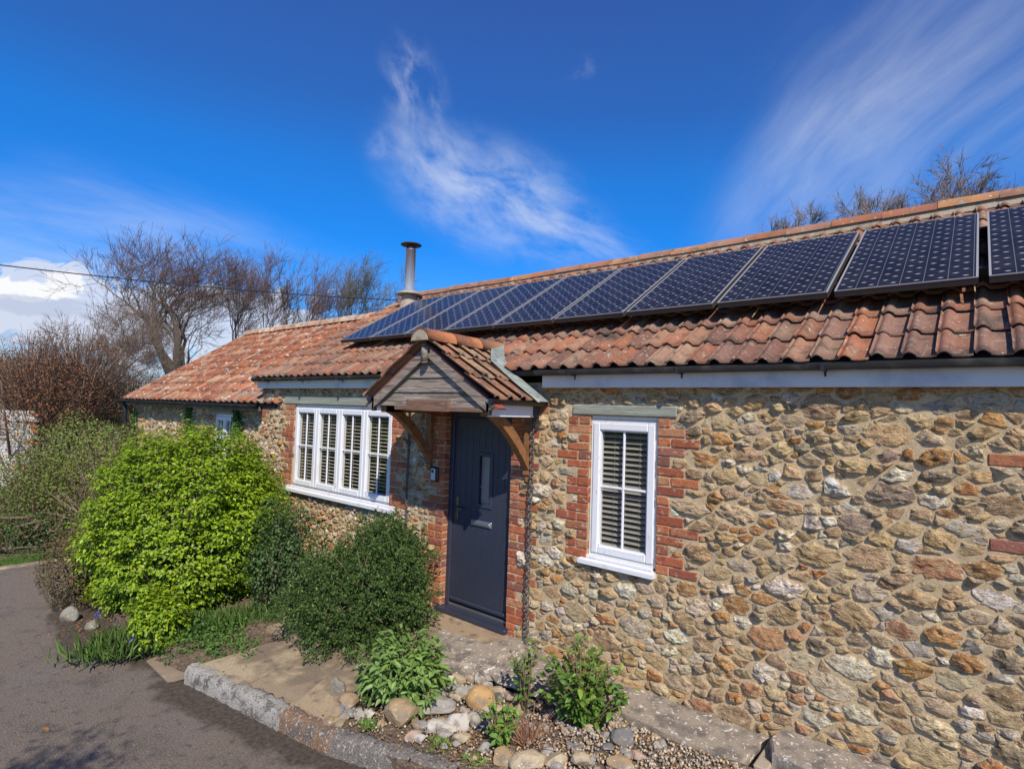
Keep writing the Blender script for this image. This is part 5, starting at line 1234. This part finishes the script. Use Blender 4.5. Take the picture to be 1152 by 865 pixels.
# russet beech hedge and undergrowth at the far left
def scrub(name, label, px, py, dep, rad, n, size, col, alt, pa, matl='leafmatte', zc=None, tw=160, group=None, lump=.22, shell=.7, cat='hedge', twc=(.17, .11, .08), zoff=None, stems=24):
    c = at_depth(px, py, dep); t = thing(name, label, cat, (c[0], c[1], -.34), group)
    P, Nn = crown_points(c, rad, n, lump, 2.2, shell, int(px), -.34); m = len(P)
    g = MB(); g.leaves(P, unit(Nn * .5 + rng.normal(size=(m, 3)) * .8 + [0, 0, .3]), size * rng.uniform(.6, 1.2, m), colvar(col, m, .35, alt, pa), .6); g.build('foliage', M[matl], t)
    g = MB(); q = P[rng.integers(0, m, tw * 6)]; st = q - unit(q - np.array([c[0], c[1], c[2] - rad[2]])) * rng.uniform(.2, .8, (len(q), 1)); en = q + unit(q - np.array(c)) * rng.uniform(.02, .35, (len(q), 1)) + rng.normal(size=q.shape) * .08
    g.segs(st, en, np.full(len(q), .008), np.full(len(q), .002), colvar(twc, len(q), .35))
    for i in range(stems):
        e = P[rng.integers(m)]; b = np.array([c[0] + rng.uniform(-.4, .4) * rad[0], c[1] + rng.uniform(-.4, .4) * rad[1], -.4]); g.tube([b, (b + e) / 2 + rng.normal(size=3) * .15, e], [.05, .03, .01], 5, twc)
    g.build('branches', M['bark'], t); return t
RU = (.24, .105, .055); BR = (.17, .12, .075); GR = (.10, .14, .04)
scrub('russet_hedge', 'russet-leaved hedge at the far left above the white garden wall', 40, 440, 15.5, (2.6, 1.4, 1.5), 9000, .055, RU, (.30, .14, .06), .3, tw=260)
scrub('russet_tree', 'taller russet brown tree left of the leaning bare tree', 88, 425, 16.5, (1.5, 1.4, 1.35), 9000, .05, RU, BR, .4, tw=300, shell=.9, cat='tree')
scrub('brown_thicket', 'brown twiggy thicket beneath the largest bare tree', 150, 452, 17.5, (1.9, 1.5, 1.0), 7500, .05, (.19, .115, .07), (.13, .13, .05), .3, tw=300, shell=.95, cat='thicket')
scrub('twiggy_thicket', 'grey-brown twiggy thicket just behind the outbuilding gable', 235, 448, 20.5, (1.9, 1.4, 1.0), 3500, .05, (.19, .12, .08), (.2, .15, .11), .4, tw=260, shell=.95, cat='thicket')
scrub('green_hedge', 'green-brown hedge bank beyond the road, left of the outbuilding', 108, 530, 11.6, (1.35, 1.3, 1.1), 20000, .05, (.20, .27, .06), (.22, .20, .07), .25, stems=4, tw=60)
scrub('bramble_bank', 'brambly olive green bank at the left photo edge beyond the road', 48, 565, 10.2, (1.15, 1.2, .95), 15000, .046, (.16, .21, .05), (.20, .17, .07), .3, stems=4, tw=50, cat='bramble')
scrub('dark_hedge', 'dark green low growth at the foot of the bramble bank', 30, 606, 9.3, (1.2, .8, .5), 9000, .04, (.07, .12, .035), (.13, .20, .05), .3, tw=30, cat='hedge')
scrub('pink_hedge', 'thin pinkish-grey twig mass rising behind the lime bush', 122, 560, 8.4, (.42, .6, .80), 3500, .024, (.26, .17, .13), (.2, .17, .09), .4, tw=14, shell=.6, cat='hedge', twc=(.30, .21, .18), stems=5)
scrub('far_evergreen', 'dark conifer mass on the far skyline at the left edge', 8, 420, 60., (6., 4., 2.2), 5000, .28, (.035, .055, .03), (.05, .07, .035), .3, tw=40, cat='tree')
# grass verge
g = MB(); n = 14000; x = rng.uniform(-11.0, -10.25, n); y = rng.uniform(-3.6, -.6, n); b = np.stack([x, y, np.full(n, -.35)], 1)
g.leaves(b, unit(rng.normal(size=(n, 3))), .06 * rng.uniform(.5, 1.2, n), colvar((.11, .20, .04), n, .3), .12, .2, rng.normal(size=(n, 3)) * [.4, .4, .1] + [0, 0, .8])
tag(g.build('grass_verge', M['leafmatte'], loc=(-10.8, -2, -.35)), 'bright grass verge at the far road edge', 'grass', kind='stuff')
g = MB(); g.box((-10.34, -3.0, -.36), (-10.22, -.9, -.275), (.34, .27, .19), bev=.02); tag(g.build('road_edging', M['paving'], loc=(-10.3, -2, -.3)), kind='structure')
# whitewashed brick garden wall at the far left
c = at_depth(8, 500, 15.); d = unit(np.cross(-CAMR[:, 2] * [1, 1, 0], [0, 0, 1.])); gw = thing('garden_wall', 'old brick garden wall with flaking whitewash at the left photo edge', 'garden wall', (c[0], c[1], -.35))
g = MB(); Lw = 2.6; k = 0
z = -.35
while z < 1.62:
    u = -Lw + (0.11 if k % 2 else 0)
    while u < .62:
        a = np.array([c[0], c[1], 0]) + d * u; jj = random.uniform(-.006, .006)
        wv = [(a + d * du + np.array([0, 0, z + dz_]) + np.array([-d[1], d[0], 0]) * (dy + jj)) for du in (0, .212) for dy in (0, -.05) for dz_ in (0, .066)]
        pw_ = random.random() < (.15 + .7 * (1 if u < .25 else .6)); g.raw(wv, [(0, 1, 3, 2), (4, 6, 7, 5), (0, 4, 5, 1), (2, 3, 7, 6), (0, 2, 6, 4), (1, 5, 7, 3)], (np.array((.58, .55, .50)) if pw_ else brick_color()) * random.uniform(.8, 1.1)); u += .222
    z += .075; k += 1
g.build('brickwork', M['paintbrick'], gw)
g = MB(); a = np.array([c[0], c[1], 0]); nrm = np.array([-d[1], d[0], 0]); g.prism([a - d * Lw + nrm * -.02 + [0, 0, -.35], a + d * .62 + nrm * -.02 + [0, 0, -.35], a + d * .62 + nrm * -.02 + [0, 0, 1.62], a - d * Lw + nrm * -.02 + [0, 0, 1.62]], tuple(nrm * .2)); g.build('core', M['mortar'], gw)
# far hill
g = MB(); V = []; n = 60
for i in range(n + 1):
    a = R_(100 + 80 * i / n); r = 260.; hgt = 3.5 + 3. * mnoise.noise(Vector((i * .2, 0, 0)))
    for rr_, z in ((r, -2), (r + 25, hgt), (r + 90, hgt * .6)): V.append((rr_ * math.cos(a), rr_ * math.sin(a), z))
g.raw(V, [(3 * i + j, 3 * i + 3 + j, 3 * i + 4 + j, 3 * i + 1 + j) for i in range(n) for j in range(2)], smooth=True); tag(g.build('hill', M['hill']), kind='structure')
# overhead cable with a slight sag
A = at_depth(-60, 291, 15.5); B = at_depth(452, 338, 23.)
pts = []
for i in range(31):
    t_ = i / 30; p = A + (B - A) * t_; p[2] -= .30 * 4 * t_ * (1 - t_) * .5; pts.append(p)
g = MB(); g.tube(pts, .018, 5); tag(g.build('overhead_cable', M['cable'], loc=tuple(A)), 'thin black overhead cable crossing the sky at the left', 'cable')
# shrub standing outside the frame whose shadow falls on the road
sh = on_z(25, 898, ZR)
sd_ = np.array([.97, -.78, 1.15]); c = sh + sd_ / 1.15 * 3.4
bush('roadside_tree', 'small feathery tree standing behind the photographer, its shadow on the road', 'tree', (c[0], c[1], c[2]), (.50, .42, .40), 1300, .09, (.08, .15, .04), lump=.4, freq=2.5, shell=.7, zmin=ZR, base=(c[0] + .1, c[1] - .2, ZR), aspect=.22, tw=22)

# ------------------------------------------------------------------ light, sky, camera
sun_dir = np.array([.97, -.78, 1.15]); sun_dir /= np.linalg.norm(sun_dir)
el = math.asin(sun_dir[2]); az = math.atan2(sun_dir[0], sun_dir[1])      # azimuth from +Y clockwise
sl = bpy.data.lights.new('sun', 'SUN'); sl.energy = 5.; sl.angle = R_(.5); sl.color = (1., .915, .79)
so = bpy.data.objects.new('sun', sl); COL.objects.link(so); so.rotation_euler = Vector(sun_dir).to_track_quat('Z', 'Y').to_euler()
w = bpy.data.worlds.new('World'); scene.world = w; w.use_nodes = True; nt = w.node_tree; N = nt.nodes; L = nt.links; N.clear()
wo = N.new('ShaderNodeOutputWorld'); bg = N.new('ShaderNodeBackground'); bg.inputs[1].default_value = .10; L.new(bg.outputs[0], wo.inputs[0])
sk = N.new('ShaderNodeTexSky'); sk.sky_type = 'NISHITA'; sk.sun_disc = False; sk.sun_elevation = el; sk.sun_rotation = az; sk.altitude = 100; sk.air_density = 1.0; sk.dust_density = .25; sk.ozone_density = 3.
hs = N.new('ShaderNodeHueSaturation'); hs.inputs['Saturation'].default_value = 1.32; hs.inputs['Hue'].default_value = .505; hs.inputs['Value'].default_value = .95; L.new(sk.outputs[0], hs.inputs['Color'])
tc = N.new('ShaderNodeTexCoord')
def mth(op, a, b=None, c=None, clamp=False):
    x = N.new('ShaderNodeMath'); x.operation = op; x.use_clamp = clamp
    for i, q in enumerate((a, b, c)):
        if q is None: continue
        if isinstance(q, (int, float)): x.inputs[i].default_value = q
        else: L.new(q, x.inputs[i])
    return x.outputs[0]
def dot(v):
    x = N.new('ShaderNodeVectorMath'); x.operation = 'DOT_PRODUCT'; L.new(tc.outputs['Generated'], x.inputs[0]); x.inputs[1].default_value = tuple(v); return x.outputs['Value']
def ss(v, lo, hi):
    x = N.new('ShaderNodeMapRange'); x.interpolation_type = 'SMOOTHSTEP'; x.inputs[1].default_value = lo; x.inputs[2].default_value = hi; L.new(v, x.inputs[0]); return x.outputs[0]
def patch(px, py, ang, a, b, warp=.35, nsc=(3, 9), lo=.45, hi=.75, seed=0., dist=1.2, det=9, wsc=2.):
    """cloud patch round a compass direction; a,b half-sizes in radians, ang tilt"""
    d0 = ray(px, py); up = np.array([0, 0, 1.]); rt = np.cross(d0, up); rt /= np.linalg.norm(rt); u2 = np.cross(rt, d0)
    ca, sa = math.cos(ang), math.sin(ang); U = rt * ca + u2 * sa; V = -rt * sa + u2 * ca
    dd = dot(d0); u = mth('DIVIDE', dot(U), mth('MAXIMUM', dd, .05)); v = mth('DIVIDE', dot(V), mth('MAXIMUM', dd, .05))
    cx_ = N.new('ShaderNodeCombineXYZ'); L.new(u, cx_.inputs[0]); L.new(v, cx_.inputs[1]); cx_.inputs[2].default_value = seed
    wn = N.new('ShaderNodeTexNoise'); wn.inputs['Scale'].default_value = wsc; wn.inputs['Detail'].default_value = 2; L.new(cx_.outputs[0], wn.inputs[0])
    wsub = N.new('ShaderNodeVectorMath'); wsub.operation = 'SUBTRACT'; L.new(wn.outputs['Color'], wsub.inputs[0]); wsub.inputs[1].default_value = (.5, .5, .5)
    wmul = N.new('ShaderNodeVectorMath'); wmul.operation = 'SCALE'; wmul.inputs['Scale'].default_value = warp * min(a, b) * 3; L.new(wsub.outputs[0], wmul.inputs[0])
    wadd = N.new('ShaderNodeVectorMath'); L.new(cx_.outputs[0], wadd.inputs[0]); L.new(wmul.outputs[0], wadd.inputs[1])
    sp = N.new('ShaderNodeSeparateXYZ'); L.new(wadd.outputs[0], sp.inputs[0])
    rad = mth('SQRT', mth('ADD', mth('POWER', mth('ABSOLUTE', mth('DIVIDE', sp.outputs[0], a)), 2.), mth('POWER', mth('ABSOLUTE', mth('DIVIDE', sp.outputs[1], b)), 2.)))
    mask = mth('MULTIPLY', mth('SUBTRACT', 1., ss(rad, .1, 1.)), ss(dd, .3, .5))
    mp = N.new('ShaderNodeMapping'); mp.inputs['Scale'].default_value = (nsc[0], nsc[1], 1); L.new(wadd.outputs[0], mp.inputs[0])
    nn2 = N.new('ShaderNodeTexNoise'); nn2.inputs['Scale'].default_value = 1.; nn2.inputs['Detail'].default_value = det; nn2.inputs['Roughness'].default_value = .62; nn2.inputs['Distortion'].default_value = dist; L.new(mp.outputs[0], nn2.inputs[0])
    return mask, nn2.outputs['Fac'], (u, v)
zc = N.new('ShaderNodeSeparateXYZ'); L.new(tc.outputs['Generated'], zc.inputs[0])
gr = N.new('ShaderNodeValToRGB'); cr = gr.color_ramp      # clear polarised air: deeper blue low down, violet-blue overhead
for i_, (ps, c_) in enumerate(((.0, (.50, .50, .55)), (.12, (.36, .56, .80)), (.28, (.14, .60, .90)), (.38, (.24, .68, .92)), (.47, (.5, .61, .80)), (.62, (1., .64, .80)), (.85, (.42, .32, .36)))):
    e_ = cr.elements[i_] if i_ < 2 else cr.elements.new(ps)
    e_.position = ps; e_.color = (*c_, 1)
L.new(zc.outputs[2], gr.inputs[0])
gm = N.new('ShaderNodeMix'); gm.data_type = 'RGBA'; gm.blend_type = 'MULTIPLY'; gm.inputs[0].default_value = 1.; L.new(hs.outputs[0], gm.inputs[6]); L.new(gr.outputs[0], gm.inputs[7])
g2 = N.new('ShaderNodeVectorMath'); g2.operation = 'SCALE'; g2.inputs['Scale'].default_value = 2.; L.new(gm.outputs[2], g2.inputs[0])
skycol = g2.outputs[0]
def add_cloud(skycol, fac, col):
    x = N.new('ShaderNodeMix'); x.data_type = 'RGBA'; L.new(fac, x.inputs[0]); L.new(skycol, x.inputs[6])
    if isinstance(col, tuple): x.inputs[7].default_value = (*col, 1)
    else: L.new(col, x.inputs[7])
    return x.outputs[2]
cirrus = [  # px,py,angle,a,b,noise(u,v),thr,strength,seed
    (560, 220, -.45, .27, .12, (10, 22), (.28, .76), .62, 1.3),
    (505, 195, -.8, .15, .085, (13, 22), (.30, .74), .45, 2.9),
    (640, 262, -.35, .24, .055, (6, 26), (.34, .80), .50, 8.3),
    (462, 100, -1.2, .10, .060, (14, 26), (.38, .76), .45, 5.1),
    (438, 165, .3, .05, .035, (14, 18), (.38, .75), .42, 7.7),
    (930, 190, .80, .36, .13, (3, 9), (.28, .95), .55, 9.2),
    (1060, 130, .60, .60, .26, (2.0, 12), (.25, 1.0), .40, 3.3),
    (650, 78, .1, .06, .03, (10, 16), (.45, .8), .22, 4.4),
    (90, 275, -.08, .34, .11, (3, 12), (.25, .80), .50, 6.1),
    (230, 262, -.15, .30, .08, (3, 14), (.30, .85), .32, 6.9),
]
for (px, py, an, a, b, ns, (lo, hi), st, sd) in cirrus:
    mk, nf, _ = patch(px, py, an, a, b, .28, ns, seed=sd, dist=.25, det=7)
    f = mth('MULTIPLY', mth('MULTIPLY', mk, ss(nf, lo, hi)), st, clamp=True); skycol = add_cloud(skycol, f, (7.2, 7.8, 9.2))
# low cumulus bank at the left horizon
for (px, py, a, b, colr, th, st, sd) in ((20, 402, .62, .06, (4.6, 5.9, 8.0), (.95, 1.1), .7, 17.), (30, 366, .17, .055, (4.4, 5.4, 7.6), (.95, 1.1), .75, 11.), (230, 372, .55, .10, (7., 7.5, 8.8), (1.0, .4), .85, 12.), (30, 326, .085, .026, (9.8, 9.9, 10.), (.85, .75), .95, 13.), (75, 318, .04, .022, (9.6, 9.7, 10.), (.85, .7), .9, 14.), (50, 346, .10, .02, (5.0, 5.7, 7.4), (.9, 1.), .7, 15.)):
    mk, nf, (u, v) = patch(px, py, 0., a, b, .35, (16, 26), seed=sd, wsc=14.)
    e = mth('ADD', mk, mth('MULTIPLY', mth('SUBTRACT', nf, .5), 2.3)); f = mth('MULTIPLY', mth('MULTIPLY', ss(e, .28, .28 + .32 * th[1]), ss(mk, .0, .22)), st, clamp=True); skycol = add_cloud(skycol, f, colr)
# clear sky away from the clouds, so that the cloud noise is only worked out where clouds are
bg2 = N.new('ShaderNodeBackground'); bg2.inputs[1].default_value = .10; L.new(g2.outputs[0], bg.inputs[0]); L.new(skycol, bg2.inputs[0])
cdir = ray(560, 190); inside = mth('MULTIPLY', mth('GREATER_THAN', dot(cdir), math.cos(R_(58))), mth('GREATER_THAN', zc.outputs[2], -.03))
wm_ = N.new('ShaderNodeMixShader'); L.new(inside, wm_.inputs[0]); L.new(bg.outputs[0], wm_.inputs[1]); L.new(bg2.outputs[0], wm_.inputs[2]); L.new(wm_.outputs[0], wo.inputs[0])
w.cycles.sampling_method = 'MANUAL'; w.cycles.sample_map_resolution = 512

cd = bpy.data.cameras.new('camera'); cam = bpy.data.objects.new('camera', cd); COL.objects.link(cam)
from mathutils import Matrix
mw = Matrix([[*CAMR[0], CAM[0]], [*CAMR[1], CAM[1]], [*CAMR[2], CAM[2]], [0, 0, 0, 1]])
cam.matrix_world = mw; cd.sensor_width = 36; cd.sensor_fit = 'HORIZONTAL'; cd.lens = F / 1152 * 36; cd.clip_end = 2000; cd.clip_start = .05
scene.camera = cam
scene.view_settings.view_transform = 'Standard'; scene.view_settings.look = 'None'; scene.view_settings.gamma = 1; scene.view_settings.exposure = 0.; scene.view_settings.use_curve_mapping = False
scene.cycles.max_bounces = 5; scene.cycles.diffuse_bounces = 3; scene.cycles.transparent_max_bounces = 12
